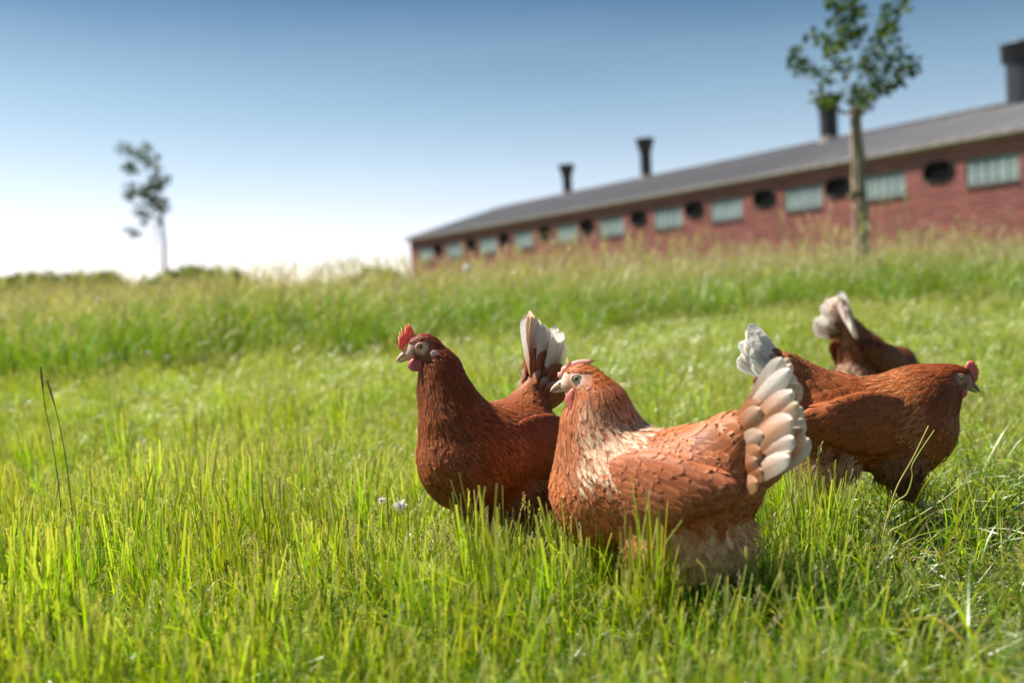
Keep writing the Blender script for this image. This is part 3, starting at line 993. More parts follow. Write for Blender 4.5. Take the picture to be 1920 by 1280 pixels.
def feathers(P, D, Nn, Ls, Ws, lift, h0, sdf, cb, ct, tipstart, edge, sdrape=1.0, droop=None, wp=None, rg=None):
    n = len(P)
    if wp is None: wp = np.tile(WP, (n, 1))
    S = np.cross(Nn, D); S /= np.linalg.norm(S, axis=1, keepdims=True) + 1e-9
    u = US[None, :, None]; v = VS3[None, None, :]
    pos = (P[:, None, None, :] + D[:, None, None, :] * (Ls[:, None, None] * u)[..., None]
           + S[:, None, None, :] * (Ws[:, None, None] * .5 * wp[:, :, None] * v)[..., None])
    rag = np.random.default_rng(5).normal(0, .045, (n, len(US), 3)) * np.clip((US - .6) / .4, 0, 1)[None, :, None]
    pos = pos + D[:, None, None, :] * (Ls[:, None, None] * rag)[..., None]
    tgt = h0[:, None, None] + lift[:, None, None] * Ls[:, None, None] * u ** 1.4 - .09 * Ws[:, None, None] * np.abs(v) * wp[:, :, None]
    q = pos.reshape(-1, 3); tg = np.broadcast_to(tgt, pos.shape[:3]).reshape(-1)
    dr = np.broadcast_to(np.asarray(sdrape).reshape(-1, 1, 1) if np.ndim(sdrape) else np.full((n, 1, 1), sdrape), pos.shape[:3]).reshape(-1)
    for _ in range(2):
        g = grad(sdf, q); q = q - g * ((sdf(q) - tg) * dr)[:, None]
    m = np.clip((u - tipstart[:, None, None]) / .22, 0, 1)
    m = np.maximum(m, edge[:, None, None] * np.abs(v) * np.clip(u * 2, 0, 1))
    shaft = 1 - .10 * (np.abs(v) < .5)
    C = (cb[:, None, None, :] * (1 - m[..., None]) + ct[:, None, None, :] * m[..., None]) * shaft[..., None]
    k = len(US)
    qd = []
    for i in range(k - 1):
        for j in range(2): qd.append([i * 3 + j, i * 3 + j + 1, (i + 1) * 3 + j + 1, (i + 1) * 3 + j])
    Fq = (np.arange(n)[:, None, None] * (k * 3) + np.array(qd)[None]).reshape(-1, 4)
    rr_ = np.random.default_rng(1).uniform(0, 400, (n, 1, 1, 2))
    uvq = np.stack([np.broadcast_to(u, (n, k, 3)), np.broadcast_to(v, (n, k, 3))], -1) + rr_
    return q, Fq, C.reshape(-1, 3), uvq.reshape(-1, 2)


def big_feather(length, width, base, tip, tipstart, rg, curl=.15, streak=None):
    """one tail or flight quill: vane with a raised shaft, blunt rounded tip, along +X, flat in XZ, faces Y"""
    us = np.array([0, .08, .17, .27, .38, .49, .60, .70, .79, .86, .91, .95, .98, 1.0]); vs_ = np.linspace(-1, 1, 7)
    prof = np.interp(us, [0, .08, .2, .5, .70, .79, .86, .91, .95, .98, 1], [.10, .25, .62, .92, 1.0, .99, .93, .82, .64, .40, .12])
    V = []; C = []
    for i, u in enumerate(us):
        for v in vs_:
            asym = .78 if v > 0 else 1.0
            V.append((u * length, -.06 * width * v * v + curl * length * u * u * .5 + (.0007 if abs(v) < .1 else 0), v * asym * width / 2 * prof[i] + .04 * length * u * u))
            m = np.clip((u + .10 * abs(v) * 1 - tipstart + .06 * math.sin(v * 5 + tipstart * 40)) / .38, 0, 1)
            if streak is not None and v > .2: m = max(m, streak)
            c = np.array(base) * (1 - m) + np.array(tip) * m
            c = c * (1 - .22 * (abs(v) < .1)) * (1 + .06 * math.sin(v * 9 + u * 31))
            C.append(c)
    n = len(vs_)
    Fq = [[i * n + j, i * n + j + 1, (i + 1) * n + j + 1, (i + 1) * n + j] for i in range(len(us) - 1) for j in range(n - 1)]
    return np.array(V), np.array(Fq), np.array(C)


def outline_solid(pts, th, n_in=3):
    """a fleshy flap: outline in XZ, thick in the middle, thin at the rim"""
    pts = np.array(pts, float)
    # resample outline
    P = []
    m = len(pts)
    for i in range(m):
        a, b = pts[i], pts[(i + 1) % m]
        for t in (0, .5): P.append(a * (1 - t) + b * t)
    P = np.array(P); c = P.mean(0)
    V = []; Fs = []
    k = len(P)
    rings = [(1.0, 0.0), (.93, .55), (.7, .95), (.35, 1.0)]
    for sg in (1, -1):
        base = len(V)
        for (s, h) in rings:
            for p in P:
                q = c + (p - c) * s
                V.append((q[0], sg * th / 2 * h, q[1]))
        V.append((c[0], sg * th / 2, c[1]))
        for r in range(len(rings) - 1):
            for j in range(k):
                f = [base + r * k + j, base + r * k + (j + 1) % k, base + (r + 1) * k + (j + 1) % k, base + (r + 1) * k + j]
                Fs.append(f if sg > 0 else f[::-1])
        for j in range(k):
            f = [base + 3 * k + j, base + 3 * k + (j + 1) % k, base + 4 * k]
            Fs.append(f if sg > 0 else f[::-1])
    return V, Fs


def comb_mesh(base, ridge, th, mat, lean=0.0):
    """base: list of (x,z) along the skull, ridge: list of (x,z) on the top edge, same order front to back"""
    base = np.array(base); ridge = np.array(ridge)
    n = len(ridge); bi = np.stack([np.interp(np.linspace(0, 1, n), np.linspace(0, 1, len(base)), base[:, k]) for k in (0, 1)], -1)
    V = []; Fs = []
    lv = 5
    for sg in (1, -1):
        for i in range(n):
            for l in range(lv):
                t = l / (lv - 1); q = bi[i] * (1 - t) + ridge[i] * t
                thick = th / 2 * (1 - t ** 1.5) ** .6 * (1.15 - .3 * (i in (0, n - 1))) + .0002
                V.append((q[0], sg * thick + lean * t * .02, q[1]))
    off = n * lv
    for i in range(n - 1):
        for l in range(lv - 1):
            a = i * lv + l
            Fs.append((a, a + lv, a + lv + 1, a + 1)); b = a + off; Fs.append((b, b + 1, b + lv + 1, b + lv))
        a = i * lv + lv - 1; Fs.append((a, a + lv, a + lv + off, a + off))
        a = i * lv; Fs.append((a, a + off, a + lv + off, a + lv))
    for i in (0, n - 1):
        for l in range(lv - 1):
            a = i * lv + l; f = (a, a + 1, a + 1 + off, a + off); Fs.append(f if i == 0 else f[::-1])
    return mesh('comb', V, Fs, mat)


COMB_UP = dict(base=[(.031, -.001), (.027, .006), (.020, .0145), (.010, .020)],
               ridge=[(.0365, .003), (.0365, .012), (.0350, .0245), (.0335, .016), (.0335, .018), (.0325, .0310), (.0300, .0195), (.0292, .022), (.0298, .0365),
                      (.0260, .0275), (.0245, .0275), (.0222, .0390), (.0205, .0345), (.0172, .0410), (.0135, .0350), (.0110, .0290), (.0095, .0205)])
COMB_FLOP = dict(base=[(.029, .000), (.024, .012), (.010, .0205), (-.010, .022)],
                 ridge=[(.033, .004), (.033, .010), (.0290, .0105), (.0270, .0175), (.0225, .0190), (.0205, .0200), (.0190, .0325), (.0165, .0230), (.010, .0255), (.003, .0275),
                        (-.004, .0285), (-.012, .0275), (-.021, .0265), (-.0125, .0215)])
COMB_LOBE = dict(base=[(.031, -.003), (.026, .006), (.020, .0135), (.012, .0175)],
                 ridge=[(.0345, -.001), (.0370, .006), (.0355, .011), (.0375, .014), (.0350, .019), (.0350, .0225), (.0320, .023), (.0315, .029), (.0280, .027), (.0270, .032), (.0220, .034),
                        (.0165, .0325), (.0135, .0270), (.0115, .0180)])


def make_hen(name_label, loc, heading, P):
    rg = np.random.default_rng(P['seed'])
    root = empty('hen', loc, math.radians(heading))
    tag(root, name_label, 'hen', 'brown hens foraging in the grass')
    bp = math.radians(P.get('pitch', 0)); dz = P.get('dz', 0.0); S = P.get('size', 1.0)
    RB = rotY(bp); piv = np.array([-.02, 0, .2])

    def tb(p):                      # torso rest space -> hen space
        return (RB @ ((np.array(p, float) - piv) * S)) + piv + np.array([0, 0, dz])
    pt = math.degrees(bp)
    fs = [ell(tb((.070, 0, .205)), (.088 * S, .078 * S, .083 * S), 22 + pt),
          ell(tb((-.010, 0, .215)), (.120 * S, .083 * S, .080 * S), pt),
          ell(tb((-.085, 0, .222)), (.085 * S, .068 * S, .070 * S), -8 + pt)]
    T0, T1 = P['tail_cone']
    fs.append(cone(tb(T0[:3]), tb(T1[:3]), T0[3], T1[3], .72))
    fl = P.get('fluff', (-.075, 0, .15, .066, .060, .062))
    fs.append(ell(tb(fl[:3]), fl[3:6], 0))
    legs = P['legs']
    for lg in legs:
        h, k = np.array(lg['hip']), np.array(lg['hock'])
        fs.append(cone(h, h * .25 + k * .75, .044, .016, .8))
    nk = P['neck']
    hc = np.array(P['head'][:3]); hy, hp = P['head'][3], P['head'][4]; hs = P.get('head_scale', 1.0)
    fwd_ = rotZ(math.radians(hy)) @ np.array([1., 0, 0])
    if not P.get('freeneck'):
        nr = P.get('neck_top', ((-.024, -.034, .028), (-.014, -.012, .0205)))
        nk = list(nk) + [tuple(hc + fwd_ * a_ * hs + np.array([0, 0, b_]) * hs) + (c_ * hs,) for (a_, b_, c_) in nr]
    for a, b in zip(nk[:-1], nk[1:]):
        fs.append(cone(a[:3], b[:3], a[3], b[3], .92))
    hc = np.array(P['head'][:3]); hy, hp = P['head'][3], P['head'][4]; hs = P.get('head_scale', 1.0)
    RH = rotZ(math.radians(hy)) @ rotY(math.radians(hp))

    def H(x, y, z): return hc + RH @ (np.array([x, y, z]) * hs)

    # rotate order inside ell is rotZ@rotY as well
    head_f = smin([ell(hc, np.array((.0265, .0165, .0215)) * hs, hp, hy), ell(H(.012, 0, -.008), np.array((.019, .0115, .012)) * hs, hp, hy)], .006)
    body0 = smin(fs, .026)
    sdf = smin([body0, head_f], .010)

    allp = np.array([tb((-.26, 0, .2)), tb((.2, 0, .2)), hc, tb(T1[:3])])
    lo = np.minimum(allp.min(0), [-.25, -.12, .04]) - .04; hi = np.maximum(allp.max(0), [.15, .12, .32]) + .04
    lo[1] = -.13; hi[1] = .13; lo[2] = max(lo[2], .02)
    V, Fq = surface_nets(sdf, lo, hi, .0048)
    # refine the head region with a second finer pass is not needed: relax onto the surface
    for _ in range(2): V = V - grad(sdf, V) * sdf(V)[:, None]

    def hl(p): return (np.asarray(p) - hc) @ RH / hs       # head-local coordinates

    def neck_t(p):
        best = np.full(len(p), 1e9); t_ = np.zeros(len(p)); tang = np.zeros((len(p), 3)); m = len(nk) - 1
        for i in range(m, 0, -1):
            a = np.array(nk[i][:3]); b = np.array(nk[i - 1][:3]); ab = b - a
            t = np.clip(((p - a) @ ab) / (ab @ ab), 0, 1); d = np.linalg.norm(p - (a + t[:, None] * ab), axis=1) - (nk[i][3] + (nk[i - 1][3] - nk[i][3]) * t)
            k = d < best; best = np.where(k, d, best); t_ = np.where(k, (m - i + t) / m, t_); tang[k] = ab / np.linalg.norm(ab)
        return best, t_, tang

    def paint_body(p):
        h = hl(p); c = np.tile(np.array(P['base']) * 1.0, (len(p), 1))
        face = (h[:, 0] > -.020) & (h[:, 2] < .0108) & (h[:, 2] > -.024) & (np.linalg.norm(h, axis=1) < .034)
        de = np.hypot(h[:, 0] - .0035, h[:, 2] - .002)
        skin = np.array(P['face'])[None] * np.ones((len(p), 1)); cheek = np.array(P['cheek'])[None]
        w = np.clip((de - .0095) / .003, 0, 1)[:, None]
        w2 = np.clip((h[:, 0] - .014) / .006, 0, 1)[:, None]
        fc = skin * (1 - w * (1 - w2)) + cheek * w * (1 - w2)
        c[face] = fc[face]
        return c
    body = link('body', mesh('body', V, Fq, M_SKIN, col=paint_body(V)), root)

    # wings
    wing_f = {}
    for sg in (1, -1):
        wc = tb((-.030, sg * .070, .222))
        wing_f[sg] = smin([ell(wc, (.100 * S, .0178 * S, .054 * S), -6 + pt, sg * -7), ell(tb((-.105, sg * .062, .225)), (.060 * S, .014 * S, .032 * S), -4 + pt, sg * -8)], .02)

    # ---- plumage
    tri = V[Fq]; ar = np.linalg.norm(np.cross(tri[:, 2] - tri[:, 0], tri[:, 3] - tri[:, 1]), axis=1)
    ncand = 46000; fi = rg.choice(len(Fq), ncand, p=ar / ar.sum()); uu, vv_ = rg.uniform(0, 1, (2, ncand, 1))
    pts = (tri[fi, 0] * (1 - uu) + tri[fi, 1] * uu) * (1 - vv_) + (tri[fi, 3] * (1 - uu) + tri[fi, 2] * uu) * vv_
    tailc = tb(T1[:3]); tdir = tb(T1[:3]) - tb(T0[:3]); tdir /= np.linalg.norm(tdir)
    t0 = tb(T0[:3])

    def regions(p):
        n = len(p); h = hl(p); nd, nt_, ntan = neck_t(p)
        tor = np.min([f(p) for f in fs[:3]], axis=0)
        Lf = np.full(n, .022); Wf = np.full(n, .0128); sp = np.full(n, .0070); lift = np.full(n, .05)
        base = np.tile(np.array(P['base'], float), (n, 1)); tip = np.tile(np.array(P['edge'], float), (n, 1))
        ts = np.full(n, .80); ed = np.full(n, P.get('edge_amt', .25)); kind = np.zeros(n, int)
        D = np.tile((RB @ np.array([-1, 0, -.10])), (n, 1))
        # breast and flank: backwards and down
        r = (p - tb((0, 0, .21))) @ RB / S
        fr = np.clip((r[:, 0] - .02) / .08, 0, 1)
        dn = np.clip((-r[:, 2] + .03) / .06, 0, 1)
        D = D * (1 - .75 * (fr * 1)[:, None]) + np.array([-.1, 0, -1]) * (.95 * fr)[:, None]
        D = D + np.array([-.5, 0, -.35]) * (dn * (1 - fr))[:, None]
        base = base * (1 - dn[:, None] * .75) + np.array(P['breast']) * dn[:, None] * .75
        # tail cone
        tt = (p - t0) @ tdir / np.linalg.norm(tb(T1[:3]) - t0); tl = np.clip(tt * 1.1 + .1, 0, 1)
        near_t = (fs[3](p) < .012) & (tt > 0)
        wt = (near_t * tl)[:, None]
        D = D * (1 - wt) + tdir * wt
        Lf = np.where(near_t, .030 + .026 * tl, Lf); Wf = np.where(near_t, .021 + .008 * tl, Wf); sp = np.where(near_t, .012, sp)
        base = base * (1 - wt) + np.array(P['tailbase']) * wt
        kind = np.where(near_t, 2, kind)
        # fluff, thighs
        q = (fs[4](p) < .008) & (r[:, 2] < -.035)
        th = np.min([f(p) for f in fs[5:5 + len(legs)]], axis=0) < .006
        fz = (q | (th & (r[:, 2] < -.05)))
        Lf = np.where(fz, .026, Lf); Wf = np.where(fz, .010, Wf); sp = np.where(fz, .0062, sp); lift = np.where(fz, .14, lift)
        D = np.where(fz[:, None], np.array([-.35, 0, -1.0])[None], D)
        base = np.where(fz[:, None], np.where(q[:, None], np.array(P['fluffc'])[None], np.array(P['thighc'])[None]), base)
        bw = np.clip((-r[:, 2:3] - .035) / .016 + .30 * np.sin(p[:, 0:1] * 210 + p[:, 2:3] * 160), 0, 1)
        base = np.where(fz[:, None], base * bw + np.array(P['breast']) * (1 - bw), base)
        tip = np.where(fz[:, None], base * 1.15, tip); kind = np.where(fz, 3, kind)
        # neck hackle
        wn = np.clip((tor + .004) / .014, 0, 1) * (nd < .012)
        nm = (nd < .014) & ((tor > -.010) | (nt_ < .72)) & (hl(p)[:, 0] < .05)
        cape = nm & (nt_ < 1.01) & (r[:, 2] > P.get('cape_z', -.02) + .012 * np.sin(p[:, 0] * 260 + p[:, 2] * 190))
        Lf = np.where(cape, .014 + .036 * nt_, Lf); Wf = np.where(cape, .0032 + .0056 * nt_, Wf); sp = np.where(cape, .0026 + .0028 * nt_, sp)
        lift = np.where(cape, .028, lift)
        out = p - tb((-.02, 0, .2)); sb = ntan + .0 * out
        back = (p - hc) @ np.array([-1., 0, 0])
        D = np.where(cape[:, None], ntan * 1.0 + np.array([-.35, 0, -.12]) * nt_[:, None] * (r[:, 0:1] < .14), D)
        hb = np.array(P['hackle']); ht = np.array(P['hackletip'])
        mixn = np.clip(nt_ * 1.3 - .1, 0, 1)[:, None]
        base = np.where(cape[:, None], np.array(P['headc']) * (1 - mixn) + hb * mixn, base)
        tip = np.where(cape[:, None], np.array(P['headc']) * 1.1 * (1 - mixn) + ht * mixn, tip)
        ts = np.where(cape, P.get('hackle_ts', .7), ts); ed = np.where(cape, P.get('hackle_edge', .3), ed); kind = np.where(cape, 1, kind)
        front = cape & (r[:, 0] > .075) & (nt_ > .45)       # throat and breast lack the pale lacing
        base[front] = base[front] * .4 + np.array(P['breast']) * .6; tip[front] = tip[front] * (1 - P.get('plain_front', .7)) + base[front] * P.get('plain_front', .7)
        # head
        hd = np.linalg.norm(h / np.array([.030, .020, .026]), axis=1) < 1.12
        Lf = np.where(hd, .0085, Lf); Wf = np.where(hd, .0036, Wf); sp = np.where(hd, .0021, sp); lift = np.where(hd, .08, lift)
        D = np.where(hd[:, None], (RH @ np.array([-1, 0, -.25]))[None], D)
        base = np.where(hd[:, None], np.array(P['headc'])[None], base); tip = np.where(hd[:, None], np.array(P['headc'])[None] * 1.15, tip)
        face = (h[:, 0] > -.019) & (h[:, 2] < .0108) & (h[:, 2] > -.022) & (np.linalg.norm(h, axis=1) < .034)
        muz = (h[:, 0] > .0225)
        chk = face & (h[:, 2] < -.004) & (h[:, 0] < .016) & (np.hypot(h[:, 0] - .0035, h[:, 2] - .002) > .0105)
        drop = (face & ~chk) | (muz & (np.linalg.norm(h, axis=1) < .04))
        Lf = np.where(chk, .005, Lf); Wf = np.where(chk, .0012, Wf); sp = np.where(chk, .0024, sp); base = np.where(chk[:, None], np.array(P['cheek'])[None] * 1.15, base)
        # skip what lies beneath a wing
        for sg in (1, -1): drop |= (wing_f[sg](p) < -.0075)
        return D, Lf, Wf, sp, lift, base, tip, ts, ed, kind, drop

    D, Lf, Wf, sp, lift, base, tip, ts, ed, kind, drop = regions(pts)
    k = ~drop
    pts = pts[k]; D, Lf, Wf, sp, lift, base, tip, ts, ed, kind = [a[k] for a in (D, Lf, Wf, sp, lift, base, tip, ts, ed, kind)]
    kp = poisson(pts, sp, rg)
    pts, D, Lf, Wf, sp, lift, base, tip, ts, ed, kind = [a[kp] for a in (pts, D, Lf, Wf, sp, lift, base, tip, ts, ed, kind)]
    n = len(pts); Nn = grad(sdf, pts)
    jit = np.where(kind == 3, .28, .15)[:, None]
    D = D / np.linalg.norm(D, axis=1, keepdims=True) + rg.normal(0, 1, (n, 3)) * jit
    D = D - Nn * (D * Nn).sum(1, keepdims=True); D /= np.linalg.norm(D, axis=1, keepdims=True)
    var = rg.normal(1, .16, (n, 1)).clip(.6, 1.5)
    patch = 1 + .12 * noise2(pts[:, 0] * 8, pts[:, 1] * 8 + pts[:, 2] * 9, 1, P['seed'])[:, None]
    base = base * var * patch; tip = tip * rg.normal(1, .12, (n, 1)).clip(.6, 1.4)
    pale = rg.uniform(0, 1, n) < P.get('pale_feathers', .03)
    base[pale & (kind == 0)] = base[pale & (kind == 0)] * .6 + np.array(P['edge']) * .5
    Lf = Lf * rg.uniform(.8, 1.2, n); Wf = Wf * rg.uniform(.85, 1.15, n); lift = lift * rg.uniform(.6, 1.5, n)
    pts2 = pts - D * (Lf * .35)[:, None]
    q = feathers(pts2, D, Nn, Lf, Wf, lift, rg.uniform(.0002, .0014, n), sdf, base, tip, ts, ed, wp=np.where((kind == 1)[:, None], WPN, WP))
    tag(link('plumage', mesh('plumage', *q[:2], M_PLUME, col=q[2], uv=q[3]), root), kind='stuff')
    # fine barbs that fringe the feathers
    sel = rg.choice(np.nonzero((kind != 3) & (Lf > .010))[0], 9000); m = len(sel)
    Dd = D[sel] + rg.normal(0, .22, (m, 3)) + Nn[sel] * rg.uniform(.0, .10, (m, 1)); Dd /= np.linalg.norm(Dd, axis=1, keepdims=True)
    side = np.cross(Dd, Nn[sel]); side /= np.linalg.norm(side, axis=1, keepdims=True)
    p0 = pts[sel] + side * (Wf[sel] * rg.uniform(-.5, .5, m))[:, None] + D[sel] * (Lf[sel] * rg.uniform(-.1, .45, m))[:, None]
    l = (Lf[sel] * rg.uniform(.2, .42, m))[:, None]; w_ = (.00022 + Wf[sel] * .025)[:, None]
    Vd = np.stack([p0 - side * w_, p0 + side * w_, p0 + Dd * l], 1); q_ = Vd.reshape(-1, 3); g_ = grad(sdf, q_)
    hgt = np.tile([.0008, .0008, .0030], m) * np.repeat(rg.uniform(.7, 1.5, m), 3); q_ = q_ - g_ * (sdf(q_) - hgt)[:, None]
    lt = rg.uniform(0, 1, (m, 1)) < .5; cd = np.repeat(np.where(lt, (base[sel] * .3 + tip[sel] * .7) * 1.15, base[sel] * .55), 3, axis=0)
    hide = (wing_f[1](q_) < -.004) | (wing_f[-1](q_) < -.004)
    tag(link('barbs', mesh('barbs', q_, np.arange(m * 3).reshape(-1, 3), M_FEATHER, col=cd), root), kind='stuff')
    # down: fine loose barbs on the fluff
    fz = np.nonzero(kind == 3)[0]
    if len(fz):
        sel = rg.choice(fz, min(len(fz) * 3, 2600)); m = len(sel)
        Dd = D[sel] + rg.normal(0, .5, (m, 3)) + Nn[sel] * rg.uniform(.1, .7, (m, 1)); Dd /= np.linalg.norm(Dd, axis=1, keepdims=True)
        p0 = pts[sel] + rg.normal(0, .004, (m, 3)); l = rg.uniform(.010, .022, (m, 1)); side = np.cross(Dd, rg.normal(0, 1, (m, 3))); side /= np.linalg.norm(side, axis=1, keepdims=True)
        Vd = np.stack([p0 - side * .0006, p0 + side * .0006, p0 + Dd * l * .6 + Nn[sel] * .002, p0 + Dd * l + np.array([0, 0, -.003])], 1).reshape(-1, 3)
        Fd = (np.arange(m)[:, None] * 4 + np.array([[0, 1, 3, 2]])).astype(int)
        cd = np.repeat(base[sel] * rg.uniform(.9, 1.3, (m, 1)), 4, axis=0)
        tag(link('down', mesh('down', Vd, Fd, M_FEATHER, col=cd), root), kind='stuff')

    # ---- wings
    for sg in (1, -1):
        f = wing_f[sg]
        c = tb((-.05, sg * .068, .222))
        Vw, Fw = surface_nets(f, c - np.array([.14, .05, .09]), c + np.array([.14, .05, .09]), .005)
        wo = link('wing', mesh('wing', Vw, Fw, M_FEATHER, col=np.tile(np.array(P['wing']) * .6, (len(Vw), 1))), root)
        tri = Vw[Fw]; ar = np.linalg.norm(np.cross(tri[:, 2] - tri[:, 0], tri[:, 3] - tri[:, 1]), axis=1)
        fi = rg.choice(len(Fw), 6000, p=ar / ar.sum()); a_ = rg.uniform(0, 1, (6000, 1)); b_ = rg.uniform(0, 1, (6000, 1))
        wp_ = (tri[fi, 0] * (1 - a_) + tri[fi, 1] * a_) * (1 - b_) + (tri[fi, 3] * (1 - a_) + tri[fi, 2] * a_) * b_
        nn = grad(f, wp_); keep = (nn[:, 1] * sg > -.15) & (sdf(wp_) > -.002)
        wp_ = wp_[keep]; nn = nn[keep]
        r = (wp_ - tb((0, 0, .21))) @ RB / S
        bk = np.clip((-r[:, 0] - .01) / .10, 0, 1)
        spw = .0068 + .0060 * bk
        kp = poisson(wp_, spw, rg); wp_, nn, r, bk = wp_[kp], nn[kp], r[kp], bk[kp]; m = len(wp_)
        Dw = np.tile(RB @ np.array([-1, 0, -.22]), (m, 1)) + rg.normal(0, .09, (m, 3)); Dw[:, 2] += (r[:, 2] * -1.5)
        Dw -= nn * (Dw * nn).sum(1, keepdims=True); Dw /= np.linalg.norm(Dw, axis=1, keepdims=True)
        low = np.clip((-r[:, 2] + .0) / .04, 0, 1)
        Lw = (.019 + .030 * bk) * rg.uniform(.85, 1.15, m); Ww = (.0122 + .0075 * bk) * rg.uniform(.85, 1.1, m)
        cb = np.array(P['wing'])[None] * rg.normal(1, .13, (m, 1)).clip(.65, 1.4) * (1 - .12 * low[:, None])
        ct = np.array(P['wingedge'])[None] * rg.normal(1, .12, (m, 1))
        q = feathers(wp_ - Dw * (Lw * .35)[:, None], Dw, nn, Lw, Ww, np.full(m, .024) * rg.uniform(.5, 1.7, m), rg.uniform(.0005, .0016, m), f, cb, ct,
                     np.full(m, .86), np.full(m, P.get('wing_edge', .3)), sdrape=1.0)
        tag(link('wing_coverts', mesh('wing_coverts', *q[:2], M_PLUME, col=q[2], uv=q[3]), wo), kind='stuff')
        # flight quills folded along the lower rear edge
        for i in range(7):
            t = i / 6
            v, fq, cc = big_feather((.085 + .02 * t) * S, .017 * S, np.array(P['quill']) * rg.uniform(.8, 1.15), np.array(P['quilltip']) * rg.uniform(.85, 1.1), .75, rg, curl=-.08)
            o = link('flight_feather', mesh('flight_feather', v, fq, M_TAIL, col=cc), wo)
            p0 = tb((-.030 - .030 * t, sg * (.0785 - .004 * t), .190 + .012 * t))
            d = RB @ np.array([-1, -sg * .12, .10 + .10 * t]); d /= np.linalg.norm(d)
            nrm_ = np.array([0, sg, -.15]); zz = np.cross(d, nrm_); zz /= np.linalg.norm(zz); yy_ = np.cross(zz, d)
            if zz[2] < 0: pass
            M = Matrix(((d[0], yy_[0], zz[0], p0[0]), (d[1], yy_[1], zz[1], p0[1]), (d[2], yy_[2], zz[2], p0[2]), (0, 0, 0, 1)))
            o.matrix_local = M

    # ---- tail fan
    for li, (cnt, length, width, e0, e1, s0, s1, bc, tc_, tstart, back) in enumerate(P['tail']):
        for sg in (1, -1):
            for i in range(cnt):
                t = i / max(1, cnt - 1)          # 0 outer/lower .. 1 inner/upper
                e = math.radians(e0 + (e1 - e0) * t + rg.normal(0, 1.6)) + bp; s = math.radians(s0 + (s1 - s0) * t + rg.normal(0, 1.5))
                d = np.array([-math.cos(e) * math.cos(s), sg * math.sin(s), math.sin(e) * math.cos(s)]); d /= np.linalg.norm(d)
                l = length * rg.uniform(.91, 1.05) * (.84 + .16 * t)
                b_ = np.array(bc[rg.integers(0, len(bc))]) * rg.uniform(.85, 1.15); t_ = np.array(tc_[rg.integers(0, len(tc_))]) * rg.uniform(.92, 1.05)
                v, fq, cc = big_feather(l, width * rg.uniform(.9, 1.1), b_, t_, tstart + rg.uniform(-.22, .18), rg, curl=-.10 - .1 * rg.uniform(), streak=None)
                o = link('tail_feather', mesh('tail_feather', v, fq, M_TAIL, col=cc), root)
                p0 = tb(T1[:3]) - tdir * back + np.array([.012 * (1 - t) * 0, sg * (.004 + .012 * (1 - t) + .0045 * li), -P.get('root_spread', .016) * (1 - t) + .004]) * 1.0
                nr = np.array([.15, sg, .25 * (1 - t)]); zz = np.cross(d, nr); zz /= np.linalg.norm(zz); yy_ = np.cross(zz, d)
                if yy_ @ nr < 0: zz = -zz; yy_ = -yy_
                M = Matrix(((d[0], yy_[0], zz[0], p0[0]), (d[1], yy_[1], zz[1], p0[1]), (d[2], yy_[2], zz[2], p0[2]), (0, 0, 0, 1)))
                o.matrix_local = M

    # ---- head furniture, in a head frame
    MH = Matrix(((RH[0, 0], RH[0, 1], RH[0, 2], hc[0]), (RH[1, 0], RH[1, 1], RH[1, 2], hc[1]), (RH[2, 0], RH[2, 1], RH[2, 2], hc[2]), (0, 0, 0, 1))) @ Matrix.Scale(hs, 4)

    def hobj(name, me, M=None):
        o = link(name, me, root); o.matrix_local = MH @ (M if M is not None else Matrix.Identity(4)); return o
    def ysurf(x, z, sg):
        ys_ = np.linspace(.034, 0, 120); q = np.stack([np.full(120, x), ys_ * sg, np.full(120, z)], -1)
        v_ = sdf(hc + (q * hs) @ RH.T); k_ = np.argmax(v_ < 0); return ys_[k_]
    if not P.get('hidden_head'):
        BS = Matrix.Translation((.021, 0, -.008)) @ Matrix.Diagonal((.86, .86, .88, 1)) @ Matrix.Translation((-.021, 0, .008))
        cm = hobj('comb', comb_mesh(P['comb']['base'], P['comb']['ridge'], .0052, P['combmat'], P.get('comb_lean', 0)))
        b = MB()
        def loft(pts, c0, c1):
            m = len(pts); nn_ = 12; V = []; Fs = []; 
            for (x, z, ry, rz) in pts:
                for k_ in range(nn_):
                    a = 2 * math.pi * k_ / nn_; V.append((x, ry * math.cos(a), z + rz * math.sin(a)))
            for i in range(m - 1):
                for k_ in range(nn_): Fs.append((i * nn_ + k_, i * nn_ + (k_ + 1) % nn_, (i + 1) * nn_ + (k_ + 1) % nn_, (i + 1) * nn_ + k_))
            Fs.append(tuple(range((m - 1) * nn_, m * nn_)))
            n0 = len(b.v); b.add(V, Fs)
            for i in range(m):
                t = i / (m - 1); c = tuple(np.array(c0) * (1 - t) + np.array(c1) * t)
                for k_ in range(nn_): b.c[n0 + i * nn_ + k_] = c
        bc0, bc1 = P['beakc']
        loft([(.0210, -.0035, .0085, .0080), (.0265, -.0045, .0078, .0075), (.0320, -.0062, .0062, .0064), (.0375, -.0090, .0048, .0052), (.0425, -.0122, .0034, .0040), (.0465, -.0158, .0018, .0026), (.0480, -.0186, .0006, .0010)], bc0, bc1)
        bk = hobj('beak', b.mesh('beak', M_BEAK, True), BS)
        b = MB(); loft([(.0180, -.0135, .0070, .0042), (.0260, -.0148, .0056, .0036), (.0340, -.0168, .0040, .0027), (.0405, -.0183, .0024, .0018), (.0440, -.0190, .0008, .0007)], bc0, bc1)
        lw = link('lower_beak', b.mesh('lower_beak', M_BEAK, True), bk)
